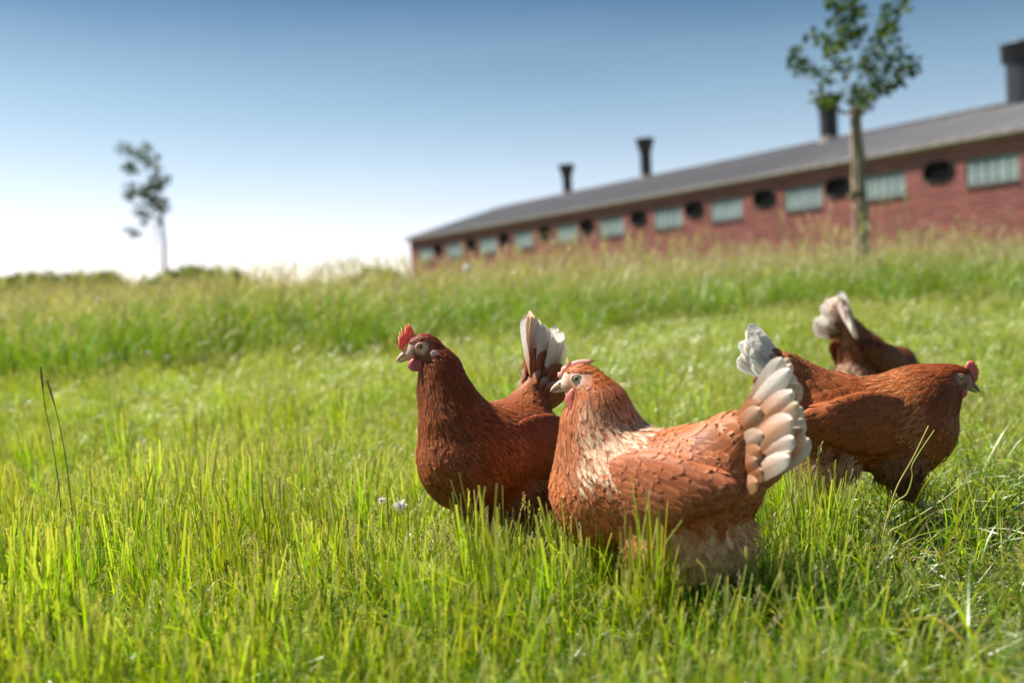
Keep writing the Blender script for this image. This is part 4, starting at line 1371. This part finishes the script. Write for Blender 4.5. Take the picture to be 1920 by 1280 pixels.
        # nostril
        for sg in (1, -1):
            b = MB(); b.tube([(.0285, sg * .0068, -.0035), (.0315, sg * .0062, -.0042), (.0335, sg * .0054, -.0050)], [.0005, .0011, .0004], 8, (.10, .04, .03))
            link('nostril', b.mesh('nostril', M_BEAK, True), bk)
            # eye
            ex, ez = .0035, .0025; ey = ysurf(ex, ez, sg) + .0006
            b = MB(); V = []; Fs = []; Cc = []
            R_ = .0058; nn_ = 24
            lat = [math.radians(a) for a in (90, 72, 64, 58, 48, 34, 22, 8)]
            for la in lat:
                for k_ in range(nn_):
                    a = 2 * math.pi * k_ / nn_; V.append((R_ * math.cos(la) * math.cos(a), R_ * math.sin(la), R_ * math.cos(la) * math.sin(a)))
            for i in range(len(lat) - 1):
                for k_ in range(nn_): Fs.append((i * nn_ + k_, i * nn_ + (k_ + 1) % nn_, (i + 1) * nn_ + (k_ + 1) % nn_, (i + 1) * nn_ + k_))
            if sg < 0: V = [(x, -y, z) for (x, y, z) in V]
            ring_c = [(.006, .005, .004), (.006, .005, .004), (.01, .008, .005), P['iris'], P['iris'], tuple(np.array(P['iris']) * .75), (.03, .02, .01), (.02, .012, .01)]
            eo = hobj('eye', mesh('eye', V, Fs, M_IRIS, col=np.repeat(np.array(ring_c), nn_, axis=0)), Matrix.Translation((ex, sg * (ey - .0038), ez)))
            # eyelid ring: torus squeezed
            V = []; Fs = []
            for k_ in range(28):
                a = 2 * math.pi * k_ / 28
                for j_ in range(8):
                    bb = 2 * math.pi * j_ / 8
                    for_r = .0064 + .0013 * math.cos(bb)
                    V.append((for_r * math.cos(a) * 1.08, sg * (.0030 + .0013 * math.sin(bb)), for_r * math.sin(a) * .90))
            for k_ in range(28):
                for j_ in range(8): Fs.append((k_ * 8 + j_, ((k_ + 1) % 28) * 8 + j_, ((k_ + 1) % 28) * 8 + (j_ + 1) % 8, k_ * 8 + (j_ + 1) % 8))
            link('eyelid', mesh('eyelid', V, Fs, M_SKIN, col=np.tile(np.array(P['face']) * 1.05, (len(V), 1))), eo)
            # ear lobe and ear tuft
            Vl, Fl = outline_solid([(0, .008), (.005, .006), (.007, 0), (.005, -.006), (.001, -.010), (-.004, -.008), (-.006, -.001), (-.004, .006)], .0022)
            hobj('earlobe', mesh('earlobe', Vl, Fl, P.get('lobemat', M_LOBE)), Matrix.Translation((-.0165, sg * (ysurf(-.0165, -.0125, sg) + .0002), -.0125)) @ Matrix.Rotation(.35, 4, 'Y') @ Matrix.Scale(P.get('lobesc', 1), 4))
            # wattle
            wl = P['wattle']
            pw = [(wl[0] * math.cos(a) * (1 + .08 * math.sin(3 * a)) * (1 - .25 * max(0, math.sin(a))), wl[1] * (math.sin(a) - .75)) for a in np.linspace(0, 2 * math.pi, 15)[:-1]]
            Vl, Fl = outline_solid(pw, .0042)
            Vl = [(x, y + sg * .0012 * math.sin(x * 420) , z) for x, y, z in Vl]
            hobj('wattle', mesh('wattle', Vl, Fl, P['wattlemat']), Matrix.Translation((wl[2] + (.006 if sg * P.get('far', 1) > 0 else 0), sg * (ysurf(wl[2], wl[3] + .003, sg) - .0015), wl[3])) @ Matrix.Rotation(sg * .22, 4, 'X'))
    # ---- legs
    for lg in legs:
        k_, a_ = np.array(lg['hock'], float), np.array(lg['foot'], float)
        yw = math.radians(lg.get('yaw', 0)); fsl = [cone(k_, k_ * .35 + a_ * .65, .0082, .0056), cone(k_ * .35 + a_ * .65, a_, .0056, .0068), ell(k_, (.010, .009, .010))]
        up_ = lg.get('toe_up', 0.0); toes = []
        for ta, tl in ((0, .048), (34, .040), (-34, .038), (178, .020)):
            an = yw + math.radians(ta); d = np.array([math.cos(an), math.sin(an), 0])
            m1 = a_ + d * tl * .5 + np.array([0, 0, .002 + up_ * .5]); e1 = a_ + d * tl + np.array([0, 0, -.005 + up_])
            fsl += [cone(a_, m1, .0058, .0045), cone(m1, e1, .0045, .0028)]; toes.append((e1, d))
        f = smin(fsl, .003)
        lo = np.minimum(k_, a_) - .06; hi = np.maximum(k_, a_) + .06
        lo[2] = min(k_[2], a_[2]) - .02; hi[2] = max(k_[2], a_[2]) + .02
        Vl, Fl = surface_nets(f, lo, hi, .0026)
        lo_ = link('leg', mesh('leg', Vl, Fl, M_LEG), root)
        for (e1, d) in toes:
            b = MB(); b.tube([e1 - d * .002, e1 + d * .005, e1 + d * .010 + np.array([0, 0, -.004])], [.0022, .0015, .0003], 6, (.25, .18, .12))
            link('claw', b.mesh('claw', M_BEAK, True), lo_)
    return root


CREAM = (.68, .56, .43); WHITE = (.86, .82, .76)
base_pose = dict(tail_cone=((-.085, 0, .235, .060), (-.175, 0, .305, .026)), iris=(.55, .36, .09), wattle=(.0125, .0108, .0090, -.0165), wattlemat=M_WATTLE,
                 face=(.62, .44, .36), cheek=(.34, .17, .08), beakc=((.70, .44, .34), (.64, .36, .27)))

HEN1 = dict(base_pose, seed=11, pitch=6, dz=.012,
            neck=[(.070, .0, .245, .070), (.094, -.008, .300, .048), (.100, -.020, .345, .034)], neck_top=((-.026, -.034, .024), (-.014, -.012, .019)),
            head=(.120, -.040, .409, -48, -4), head_scale=1.0,
            tail_cone=((-.080, 0, .240, .060), (-.130, 0, .315, .030)),
            legs=[dict(hip=(-.01, .042, .145), hock=(-.035, .042, .085), foot=(-.01, .045, .008)), dict(hip=(-.01, -.042, .145), hock=(-.03, -.042, .085), foot=(.0, -.045, .008))],
            base=(.26, .058, .014), edge=(.42, .13, .04), breast=(.22, .055, .014), tailbase=(.30, .10, .04), fluffc=(.34, .16, .08), thighc=(.26, .10, .045),
            headc=(.22, .040, .010), hackle=(.17, .032, .007), hackletip=(.56, .17, .045), hackle_ts=.7, hackle_edge=.38, plain_front=.3,
            wing=(.24, .055, .015), wingedge=(.38, .12, .045), quill=(.32, .13, .06), quilltip=(.45, .25, .14),
            comb=COMB_UP, combmat=M_COMB, face=(.72, .44, .34), cheek=(.24, .075, .026),
            tail=[(8, .140, .040, 66, 88, 15, 2, [(.56, .32, .18), (.62, .40, .26), (.48, .24, .12)], [(.70, .50, .34), WHITE, WHITE, WHITE], .45, .005),
                  (5, .085, .036, 50, 84, 30, 6, [(.34, .13, .05)], [(.36, .15, .07)], .7, .012),
                  (4, .060, .036, 42, 75, 34, 8, [(.34, .13, .05)], [(.52, .40, .32), (.36, .15, .07)], .6, .030)])
HEN2 = dict(base_pose, cape_z=.034, seed=22, pitch=-2, dz=-.012,
            neck=[(.052, 0, .226, .076), (.070, .004, .262, .060), (.074, .008, .296, .046)],
            head=(.092, .022, .358, 22, 2), head_scale=1.05, far=-1,
            tail_cone=((-.065, 0, .222, .066), (-.130, 0, .275, .042)),
            fluff=(-.078, 0, .142, .066, .062, .070),
            legs=[dict(hip=(-.03, .042, .130), hock=(-.055, .042, .080), foot=(-.035, .045, .008)), dict(hip=(.0, -.042, .135), hock=(-.01, -.042, .080), foot=(.03, -.045, .008))],
            root_spread=.066, base=(.43, .115, .034), edge=(.64, .29, .14), breast=(.46, .125, .038), tailbase=(.44, .13, .042), fluffc=(.82, .52, .30), thighc=(.66, .32, .15),
            headc=(.48, .13, .034), hackle=(.46, .13, .038), hackletip=(.86, .64, .44), hackle_ts=.5, hackle_edge=.5, plain_front=.8,
            wing=(.38, .108, .040), wingedge=(.58, .26, .14), quill=(.38, .16, .08), quilltip=(.55, .32, .2), wing_edge=.42,
            comb=COMB_FLOP, combmat=M_PALECOMB, face=(.74, .50, .41), cheek=(.50, .22, .11), lobemat=M_PALECOMB, lobesc=.6, beakc=((.72, .52, .40), (.68, .46, .35)), wattlemat=M_PINKCOMB,
            wattle=(.0145, .0170, .0060, -.0140), iris=(.55, .50, .34),
            tail=[(11, .150, .034, 36, 54, 16, 3, [(.60, .28, .13), (.66, .38, .22)], [WHITE, WHITE, WHITE, (.80, .66, .52)], .62, .010),
                  (9, .092, .033, 34, 53, 20, 5, [(.56, .24, .10), (.50, .19, .07)], [(.66, .38, .20), CREAM], .75, .014),
                  (9, .064, .033, 28, 52, 24, 6, [(.44, .16, .06)], [(.50, .22, .10), (.56, .28, .14)], .7, .030),
                  (5, .055, .036, -30, 20, 36, 12, [(.42, .15, .06)], [(.50, .24, .12)], .7, .055)])
M_FEATHERLOBE = principled('brown_earlobe', (.40, .24, .13), .6)
HEN4 = dict(base_pose, seed=44, pitch=-3, dz=.012,
            neck=[(.060, .0, .240, .074), (.086, .0, .258, .058), (.104, -.004, .268, .046)],
            neck_top=((-.030, -.018, .033), (-.015, -.006, .0215)), head=(.158, -.014, .297, -14, -12), head_scale=1.06, far=1,
            tail_cone=((-.085, 0, .245, .062), (-.160, 0, .308, .032)), fluff=(-.085, 0, .165, .060, .056, .060),
            legs=[dict(hip=(-.07, .042, .150), hock=(-.115, .042, .095), foot=(-.13, .045, .012)), dict(hip=(.035, -.042, .145), hock=(.048, -.045, .100), foot=(.128, -.052, .030), toe_up=.010)],
            base=(.34, .085, .022), edge=(.50, .17, .06), breast=(.24, .065, .018), tailbase=(.36, .125, .05), fluffc=(.58, .36, .26), thighc=(.25, .11, .05),
            headc=(.27, .060, .018), hackle=(.38, .085, .016), hackletip=(.60, .27, .11), hackle_ts=.68, hackle_edge=.3, plain_front=.8,
            wing=(.33, .088, .026), wingedge=(.46, .17, .07), quill=(.30, .12, .055), quilltip=(.42, .24, .14),
            comb=COMB_LOBE, combmat=M_PINKCOMB, face=(.36, .20, .145), cheek=(.15, .06, .035), beakc=((.28, .20, .15), (.24, .165, .12)), lobemat=M_FEATHERLOBE, iris=(.50, .46, .14),
            wattle=(.0110, .0090, .0070, -.0150),
            tail=[(9, .108, .033, 30, 56, 16, 4, [(.70, .56, .44), (.84, .80, .74)], [(.86, .83, .78)], .35, .010),
                  (5, .070, .034, 16, 52, 30, 6, [(.46, .22, .11)], [(.62, .46, .34), (.42, .18, .08)], .55, .020)])
HEN3 = dict(base_pose, seed=33, pitch=-30, dz=-.040,
            neck=[(.085, 0, .175, .062), (.125, 0, .140, .045), (.150, 0, .100, .032), (.160, 0, .075, .024)],
            freeneck=1, head=(.168, 0, .060, 0, -60), tail_cone=((-.085, 0, .235, .060), (-.165, 0, .275, .034)), fluff=(-.090, 0, .155, .060, .056, .060),
            legs=[dict(hip=(-.05, .042, .150), hock=(-.07, .042, .085), foot=(-.05, .045, .008)), dict(hip=(-.05, -.042, .150), hock=(-.08, -.042, .085), foot=(-.06, -.045, .008))],
            base=(.20, .042, .011), edge=(.30, .11, .05), breast=(.17, .05, .02), tailbase=(.30, .11, .045), fluffc=(.62, .42, .30), thighc=(.52, .30, .18),
            headc=(.20, .05, .02), hackle=(.18, .05, .018), hackletip=(.24, .07, .03), wing=(.18, .050, .020), wingedge=(.26, .09, .04), quill=(.26, .1, .05), quilltip=(.3, .15, .08),
            comb=COMB_UP, combmat=M_COMB, wattlemat=M_WATTLE,
            tail=[(9, .135, .044, 50, 92, 38, 4, [(.52, .34, .24), (.62, .46, .38)], [WHITE, (.80, .66, .60)], .35, .010),
                  (6, .085, .036, 52, 90, 30, 6, [(.30, .11, .045)], [(.40, .18, .09), CREAM], .6, .020)])

HENS = [
    ('alert dark brown hen with upright red comb, facing left behind the paler front hen', at(938, 1100, 1.66), 236, HEN1),
    ('pale orange hen in front, with cream flecked neck and big white edged tail', at(1228, 1130, 1.43), 144, HEN2),
    ('brown hen in the right foreground walking right with white tail and outstretched leg', at(1640, 1037, 1.78), 8, HEN4),
    ('farthest hen pecking head down in the grass, with a raised pinkish white tail', at(1652, 784, 3.02), 30, HEN3)]
import os
for (lab, loc, hd, P) in HENS:
    make_hen(lab, (loc.x, loc.y, float(height(loc.x, loc.y))), hd, P)

# ------------------------------------------------------------------ young trees
def leaf_cloud(clusters, n_per, leaf, rg, cols):
    V = []; C = []
    for (c, r) in clusters:
        m = int(n_per * (r / .12) ** 2) + 6
        p = rg.normal(0, 1, (m, 3)); p /= np.linalg.norm(p, axis=1, keepdims=True); p = np.array(c) + p * (r * rg.uniform(.15, 1, (m, 1)) ** .6) * np.array([1, 1, .8])
        d = rg.normal(0, 1, (m, 3)) + (p - np.array(c)) / r * .9 + np.array([0, 0, -.35]); d /= np.linalg.norm(d, axis=1, keepdims=True)
        s = np.cross(d, rg.normal(0, 1, (m, 3))); s /= np.linalg.norm(s, axis=1, keepdims=True); nn = np.cross(d, s)
        l = leaf * rg.uniform(.7, 1.25, (m, 1)); w = l * .30
        V.append(np.stack([p, p + d * l * .35 + s * w + nn * l * .05, p + d * l * .75 + s * w * .8 + nn * l * .03, p + d * l - nn * l * .06, p + d * l * .75 - s * w * .8 + nn * l * .03, p + d * l * .35 - s * w + nn * l * .05, p + d * l * .55 - nn * l * .03], 1).reshape(-1, 3))
        c_ = np.array(cols)[rg.integers(0, len(cols), m)] * rg.uniform(.75, 1.25, (m, 1))
        C.append(np.repeat(c_, 7, axis=0))
    V = np.concatenate(V); C = np.concatenate(C); k = len(V) // 7
    q = np.array([[0, 1, 2, 6], [6, 2, 3, 4], [0, 6, 4, 5]])
    return V, (np.arange(k)[:, None, None] * 7 + q[None]).reshape(-1, 4), C


def young_tree(label, depth, trunk_px, clusters_px, stake_px, rt, rs, leaf, nper, rad_m, seed, dspread, tie_y=None):
    rg = np.random.default_rng(seed)
    base = at(*trunk_px[0], depth); gz = float(height(base.x, base.y))
    org = Vector((base.x, base.y, gz))
    root = empty('young_tree', org); tag(root, label, 'tree', 'young trees planted in the meadow')
    T = [at(x, y, depth) - org for x, y in trunk_px]
    T = [Vector((T[0].x + .01, T[0].y, -.05))] + T
    nodes = []
    for a, b in zip(T[:-1], T[1:]):
        for t in (0, .25, .5, .75): nodes.append(a.lerp(b, t))
    nodes.append(T[-1])
    L_ = len(nodes); prm = [rt * (1 - .30 * i / L_) * (1.25 if i == 0 else 1) for i in range(L_)]
    pn = [n + Vector((rg.normal(0, rt * .12), rg.normal(0, rt * .12), 0)) for n in nodes]
    b = MB(); b.tube(pn, prm, 12)
    trunk = link('trunk', b.mesh('trunk', M_BARK, True), root)
    cl = []
    for (x, y, r) in clusters_px:
        p = at(x, y, depth + rg.uniform(-1, 1) * dspread) - org; cl.append((p, (1.15 if depth < 12 else 1.6) * r * depth / F_PX))
    fk = T[-1]
    cl += [(p.lerp(fk, rg.uniform(.15, .4)) + Vector(rg.normal(0, .05, 3)) * depth / 12, r_ * .6) for p, r_ in list(cl) if depth > 12 and rg.uniform() < .4]
    # limbs grow from the nearest lower node
    sk = [(n, p) for n, p in zip(nodes, prm)][-6:]
    fork = T[-1]
    b = MB()
    for (c, r) in sorted(cl, key=lambda k: (k[0] - fork).length):
        best = min(sk, key=lambda k: (k[0] - c).length + (5 if k[0].z > c.z + .02 else 0) + max(0, .1 - (c.z - k[0].z)) * 1.5)
        a, ra = best; r0 = max(ra * .62, rad_m * .22); m = 6; pts = []
        for i in range(m + 1):
            t = i / m; q = a.lerp(c, t); q.z += -.12 * math.sin(math.pi * t) * (c - a).length * .6
            q += Vector((rg.normal(0, .012), rg.normal(0, .012), rg.normal(0, .008))) * (0 < i < m) * (depth / 8) ** .5; pts.append(q)
        rr = [r0 * (1 - .65 * i / m) for i in range(m + 1)]
        b.tube(pts, rr, 6); sk += list(zip(pts[1:], rr[1:]))
        for k in range(3):       # twigs
            e = c + Vector(rg.normal(0, 1, 3)) * r * .8; b.tube([c, c.lerp(e, .5) + Vector((0, 0, .01)), e], [rr[-1] * .8, rr[-1] * .6, rr[-1] * .3], 4)
    link('limbs', b.mesh('limbs', M_BARK, True), root)
    V, F, C = leaf_cloud([(tuple(c), r) for c, r in cl], nper, leaf, rg, [(.040, .078, .014), (.055, .10, .018), (.035, .065, .014), (.12, .15, .025)])
    tag(link('crown', mesh('crown', V, F, M_LEAF, col=C), root), kind='stuff')
    # stake tied to the trunk
    s0, s1 = [at(x, y, depth - .02) for x, y in stake_px]
    so_ = Vector((s0.x, s0.y, gz))
    st = empty('tree_stake', so_)
    tag(st, 'round wooden stake beside the trunk of the %s tree' % ('near right' if depth < 12 else 'distant left'), 'stake')
    b = MB(); top = s1 - so_; n = 16
    b.tube([Vector((0, 0, -.1)).lerp(top, i / n) + Vector((rg.normal(0, rs * .1), 0, 0)) for i in range(n + 1)], [rs * rg.uniform(.9, 1.08) for i in range(n + 1)], 10)
    link('post', b.mesh('post', M_STAKE, True), st)
    if tie_y:
        tp = at((trunk_px[0][0] + stake_px[0][0]) / 2 + (tie_y - trunk_px[0][1]) * (trunk_px[-1][0] - trunk_px[0][0]) / (trunk_px[-1][1] - trunk_px[0][1]), tie_y, depth) - so_
        b = MB(); V = []; Fs = []; nn = 24
        for i, z in enumerate((-.02, .02)):
            for k in range(nn):
                a = 2 * math.pi * k / nn; V.append((tp.x + (rt + rs + .004) * math.cos(a) * 1.05, tp.y + (max(rt, rs) + .008) * math.sin(a), tp.z + z))
        for k in range(nn): Fs.append((k, (k + 1) % nn, nn + (k + 1) % nn, nn + k))
        b.add(V, Fs); link('tie', b.mesh('tie', M_TIE), st)
    return root


def zc(lst, ox, oy, k, r): return [(ox + x / k, oy + y / k, rr / k if len(q) > 2 else r) for q in lst for (x, y, rr) in [(q + (0,))[:3]]]


RC = [(545, 20, 60), (650, 10, 60), (760, 50, 60), (600, 110, 55), (690, 130, 60), (790, 120, 45), (640, 220, 60), (720, 230, 55), (560, 190, 40), (800, 260, 40),
      (480, 330, 60), (560, 380, 60), (640, 310, 60), (370, 290, 40), (520, 440, 50), (610, 430, 45), (760, 360, 30), (720, 290, 45),
      (250, 410, 30), (210, 500, 45), (290, 530, 60), (250, 600, 50), (360, 600, 45), (440, 620, 50), (510, 690, 45), (590, 560, 30), (640, 530, 45), (700, 570, 45), (660, 640, 25),
      (430, 810, 35), (520, 850, 55), (450, 890, 50), (560, 900, 50), (640, 790, 30), (760, 780, 60), (830, 820, 60), (720, 860, 45), (770, 920, 40), (870, 870, 45),
      (1030, 80, 60), (1130, 120, 45), (1190, 90, 35), (1000, 190, 60), (1080, 230, 50), (960, 270, 50), (1020, 330, 55), (930, 350, 45), (1130, 390, 35), (870, 420, 40),
      (950, 450, 45), (880, 500, 50), (1060, 480, 50), (1160, 490, 45), (1240, 540, 40), (1180, 580, 55), (1100, 600, 55), (1040, 560, 45), (940, 600, 60), (860, 650, 60),
      (960, 700, 60), (1060, 720, 50), (1150, 690, 45), (900, 760, 55), (860, 580, 45), (1140, 10, 30), (1250, 610, 30), (800, 560, 30), (1000, 760, 40)]
RC2 = zc(RC, 1440, 0, 4.57, 12)
# the crown goes on above the frame
RC2 += [(1560, -40, 13), (1590, -30, 14), (1610, -70, 14), (1580, -95, 14), (1620, -120, 13), (1600, -150, 12), (1570, -60, 12), (1640, -50, 12), (1660, -20, 11), (1690, -25, 10), (1605, -190, 11), (1615, -225, 9), (1550, -95, 10)]
young_tree('slender young tree with dark leaves and bare trunk in front of the barn', 8.0, [(1624, 500), (1619, 400), (1613, 290), (1607, 200)], RC2, [(1603, 505), (1598, 196)],   .044, .018, .058, 60, .02, 5, .32, 366)

LC = [(300, 165, 40), (350, 180, 35), (400, 200, 32), (460, 240, 38), (480, 160, 30), (550, 235, 32), (570, 320, 32), (500, 290, 24), (330, 315, 34), (385, 335, 38),
      (590, 430, 42), (645, 425, 32), (535, 430, 30), (470, 505, 44), (440, 530, 30), (350, 480, 42), (372, 550, 28), (600, 570, 30), (540, 560, 26), (560, 620, 34), (620, 650, 38), (500, 600, 22),
      (445, 655, 40), (450, 690, 24), (375, 830, 34), (400, 845, 26), (605, 740, 26), (520, 480, 24), (640, 610, 20)]
young_tree('thin sparse young tree standing alone on the left skyline', 18.0, [(311, 520), (308, 460), (303, 410), (300, 384)], zc(LC, 160, 240, 4.266, 8), [(302, 505), (291, 420)],   .036, .014, .065, 34, .02, 6, .4)


# ------------------------------------------------------------------ far hedges
def hedge(label, px0, px1, ytop, depth, seed, bump):
    rg = np.random.default_rng(seed)
    a = at(px0, ytop, depth); b = at(px1, ytop, depth); gz = float(height(0, depth)) - .3
    mid = (a + b) / 2; o = empty('hedge', (mid.x, mid.y, gz)); tag(o, label, 'hedge', 'hedges on the far side of the meadow')
    hw = abs(b.x - a.x) / 2; m = 7000
    u = rg.uniform(-1, 1, m); top = (mid.z - gz) * (1 - bump * np.abs(u) ** 2.5) * (1 + .05 * np.sin(u * 9 + seed) + .03 * np.sin(u * 23))
    v = rg.uniform(0, 1, m) ** .6; wy = rg.uniform(-1, 1, m) * 1.6
    P = np.stack([u * hw, wy, top * v * (1 - .12 * np.abs(wy / 1.6) ** 2)], -1)
    cl = [(p, .22) for p in P[:900]]
    V, F, C = leaf_cloud(cl, 3, .34, rg, [(.15, .21, .07), (.18, .24, .08), (.13, .19, .07)])
    tag(link('foliage', mesh('foliage', V, F, M_LEAF, col=C), o), kind='stuff')
    mb_ = MB()
    for i in range(6):
        x = -hw + (i + .5) * hw / 3; mb_.tube([(x, 0, -.2), (x + .1, 0, 1.0), (x + .2, .1, 1.8)], [.09, .07, .03], 6)
    link('stems', mb_.mesh('stems', M_BARK, True), o)


hedge('low dark hedge at the far left edge of the meadow', -120, 225, 516, 60, 1, .15)
hedge('rounded green hedge behind the thin left tree', 232, 492, 507, 58, 2, .45)
hedge('short hedge just left of the far end of the barn', 640, 772, 509, 62, 3, .5)


# ------------------------------------------------------------------ dandelion clocks, stems, loose feather
def puff(name, label, px, py, depth, r, cat='dandelion', group=None, seed=0):
    rg = np.random.default_rng(seed); p = at(px, py, depth); gz = float(height(p.x, p.y))
    o = empty(name, (p.x, p.y, gz)); tag(o, label, cat, group)
    top = Vector((0, 0, p.z - gz)); b = MB()
    b.tube([(.02, .01, -.01), (.012, 0, top.z * .5), (.002, 0, top.z * .85), tuple(top)], [.0028, .0024, .002, .0018], 6, (.16, .19, .06))
    link('stem', b.mesh('stem', M_STEM, True), o)
    V = []; Fq = []; k = 0
    for i in range(260):
        d = rg.normal(0, 1, 3); d /= np.linalg.norm(d); e = np.array(top) + d * r * rg.uniform(.9, 1.05)
        s = np.cross(d, rg.normal(0, 1, 3)); s /= np.linalg.norm(s); t = np.cross(s, d)
        c = np.array(top); V += [c + s * .0004, c - s * .0004, e - s * .0005, e + s * .0005]; Fq.append([k, k + 1, k + 2, k + 3]); k += 4
        for q in (s, t):
            V += [e - q * r * .22 - d * .001, e + d * r * .05, e + q * r * .22 - d * .001, e - d * r * .03]; Fq.append([k, k + 1, k + 2, k + 3]); k += 4
    tag(link('seed_ball', mesh('seed_ball', np.array(V), np.array(Fq), M_PUFF), o), kind='stuff')
    b = MB(); b.lathe([(.001, -.005), (.005, -.002), (.006, .002), (.001, .006)], 10, (.3, .25, .15), tuple(top)); link('flower_base', b.mesh('flower_base', M_STEM, True), o)


puff('dandelion_clock', 'large white dandelion clock against the barn wall above the grass', 875, 503, 5.6, .022, seed=1)
SEEDL = ['small white seed head low in the tall grass, lowest pair, under the thin left tree, left one', 'small white seed head low in the tall grass, lowest pair, under the thin left tree, right one',
         ]
SEEDL = ['small oval white seed head below the rounded hedge, highest of the scattered ones', 'small white seed head in the tall grass above the red comb of the alert hen',
         'left of two low white seed heads in the grass under the thin left tree', 'right of two low white seed heads in the grass under the thin left tree',
         'lower single white seed head in the grass right of the rounded hedge', 'left of two close white seed heads below the right end of the rounded hedge',
         'right of two close white seed heads below the right end of the rounded hedge', 'lower pale seed head at the very left edge of the meadow',
         'upper pale seed head at the very left edge of the meadow', 'pale seed head in the tall grass left of the thin left tree']
for i, (x, y, d, r) in enumerate([(420, 562, 5.4, .011), (750, 576, 5.2, .010), (278, 662, 4.3, .010), (314, 670, 4.3, .010), (473, 628, 4.8, .009), (484, 592, 5.0, .010), (498, 583, 5.2, .009), (18, 640, 4.6, .012), (12, 598, 4.8, .010), (186, 562, 5.0, .012)]):
    puff('seed_head', SEEDL[i], x, y, d, r, 'seed head', 'small white seed heads in the tall grass', seed=10 + i)


def stem(name, label, cat, pxs, depths, r0, r1, col, spike=None, group=None, seed=0):
    rg = np.random.default_rng(seed)
    P_ = [at(x, y, d) for (x, y), d in zip(pxs, depths)]
    b0 = P_[0]; gz = float(height(b0.x, b0.y)); o = empty(name, (b0.x, b0.y, gz)); tag(o, label, cat, group)
    org = Vector((b0.x, b0.y, gz)); pts = [Vector((0, 0, -.01))] + [p - org for p in P_]
    # smooth
    sp = []
    for i in range(len(pts) - 1):
        p0, p1, p2, p3 = pts[max(i - 1, 0)], pts[i], pts[i + 1], pts[min(i + 2, len(pts) - 1)]
        for t in (0, .25, .5, .75): sp.append(.5 * ((2 * p1) + (p2 - p0) * t + (2 * p0 - 5 * p1 + 4 * p2 - p3) * t * t + (-p0 + 3 * p1 - 3 * p2 + p3) * t ** 3))
    sp.append(pts[-1]); n = len(sp)
    b = MB(); b.tube(sp, [r0 + (r1 - r0) * i / (n - 1) for i in range(n)], 6, col)
    link('stalk', b.mesh('stalk', M_STEM, True), o)
    if spike:
        L_, w, c2 = spike; V = []; Fq = []; k = 0; tip = sp[-1]; m = 46; acc = 0; i = n - 1
        for j in range(m):
            t = j / m; s_ = t * L_
            # walk down
            q = sp[-1]; rem = s_
            for a_, b_ in zip(sp[::-1][:-1], sp[::-1][1:]):
                l = (b_ - a_).length
                if rem <= l: q = a_.lerp(b_, rem / l); break
                rem -= l
            d = (sp[-1] - sp[-4]).normalized(); an = j * 2.4; s1 = d.cross(Vector((math.cos(an), math.sin(an), .3))).normalized()
            e = q + s1 * w * (.5 + .7 * math.sin(math.pi * min(1, t + .12))) + d * .006; t2 = s1.cross(d) * w * .45
            V += [q, q + (e - q) * .5 + t2, e, q + (e - q) * .5 - t2]; Fq.append([k, k + 1, k + 2, k + 3]); k += 4
        tag(link('spikelets', mesh('spikelets', np.array([tuple(v) for v in V]), np.array(Fq), M_STEM, col=np.tile(np.array(c2), (len(V), 1))), o), kind='stuff')
    return o


stem('grass_stalk', 'taller dark grass spike standing alone at the far left', 'grass stalk', [(112, 930), (98, 830), (84, 760), (77, 692)], [1.78] * 4, .0010, .0008, (.13, .20, .05), (.040, .0030, (.10, .09, .05)), seed=1)
stem('grass_stalk', 'shorter curved dark grass spike just right of the tallest one at the far left', 'grass stalk', [(132, 930), (118, 830), (104, 765), (90, 718)], [1.76] * 4, .0010, .0008, (.12, .19, .05), (.045, .0024, (.09, .07, .05)), seed=2)
stem('grass_stalk', 'bent yellow stalk crossing the breast of the walking right hen', 'grass stalk', [(1655, 1010), (1670, 949), (1684, 908), (1712, 858), (1741, 798)], [1.62] * 5, .0016, .0011, (.42, .36, .11), seed=3)
stem('grass_stalk', 'curved yellow green stalk crossing the thigh of the walking right hen', 'grass stalk', [(1656, 1006), (1676, 946), (1700, 926), (1711, 893), (1712, 868), (1752, 806)], [1.61] * 6, .0018, .0010, (.30, .34, .06), seed=4)
stem('grass_stalk', 'pale straw leaning low to the right beside the outstretched leg', 'grass stalk', [(1664, 1006), (1690, 985), (1724, 966), (1770, 935), (1805, 908)], [1.60] * 5, .0018, .0010, (.42, .40, .16), seed=5)

# small white breast feather lying in the grass beside the left hen
rgf = np.random.default_rng(8)
for (px, py, s, lab) in [(750, 948, .016, 'small white loose feather in the grass left of the dark alert hen'), (716, 938, .009, 'tiny white scrap of down left of the loose feather')]:
    p = at(px, py, 1.68); gz = float(height(p.x, p.y))
    V = []; Fq = []; k = 0
    for i in range(110):
        d = rgf.normal(0, 1, 3); d /= np.linalg.norm(d); q = np.cross(d, rgf.normal(0, 1, 3)); q /= np.linalg.norm(q); l = s * rgf.uniform(.5, 1)
        V += [-q * .0005, q * .0005, d * l * .6 + np.array([0, 0, .002]) + q * .0006, d * l]; Fq.append([k, k + 1, k + 2, k + 3]); k += 4
    o = link('loose_feather', mesh('loose_feather', np.array(V), np.array(Fq), M_FUZZ), None, (p.x, p.y, p.z)); tag(o, lab, 'feather')
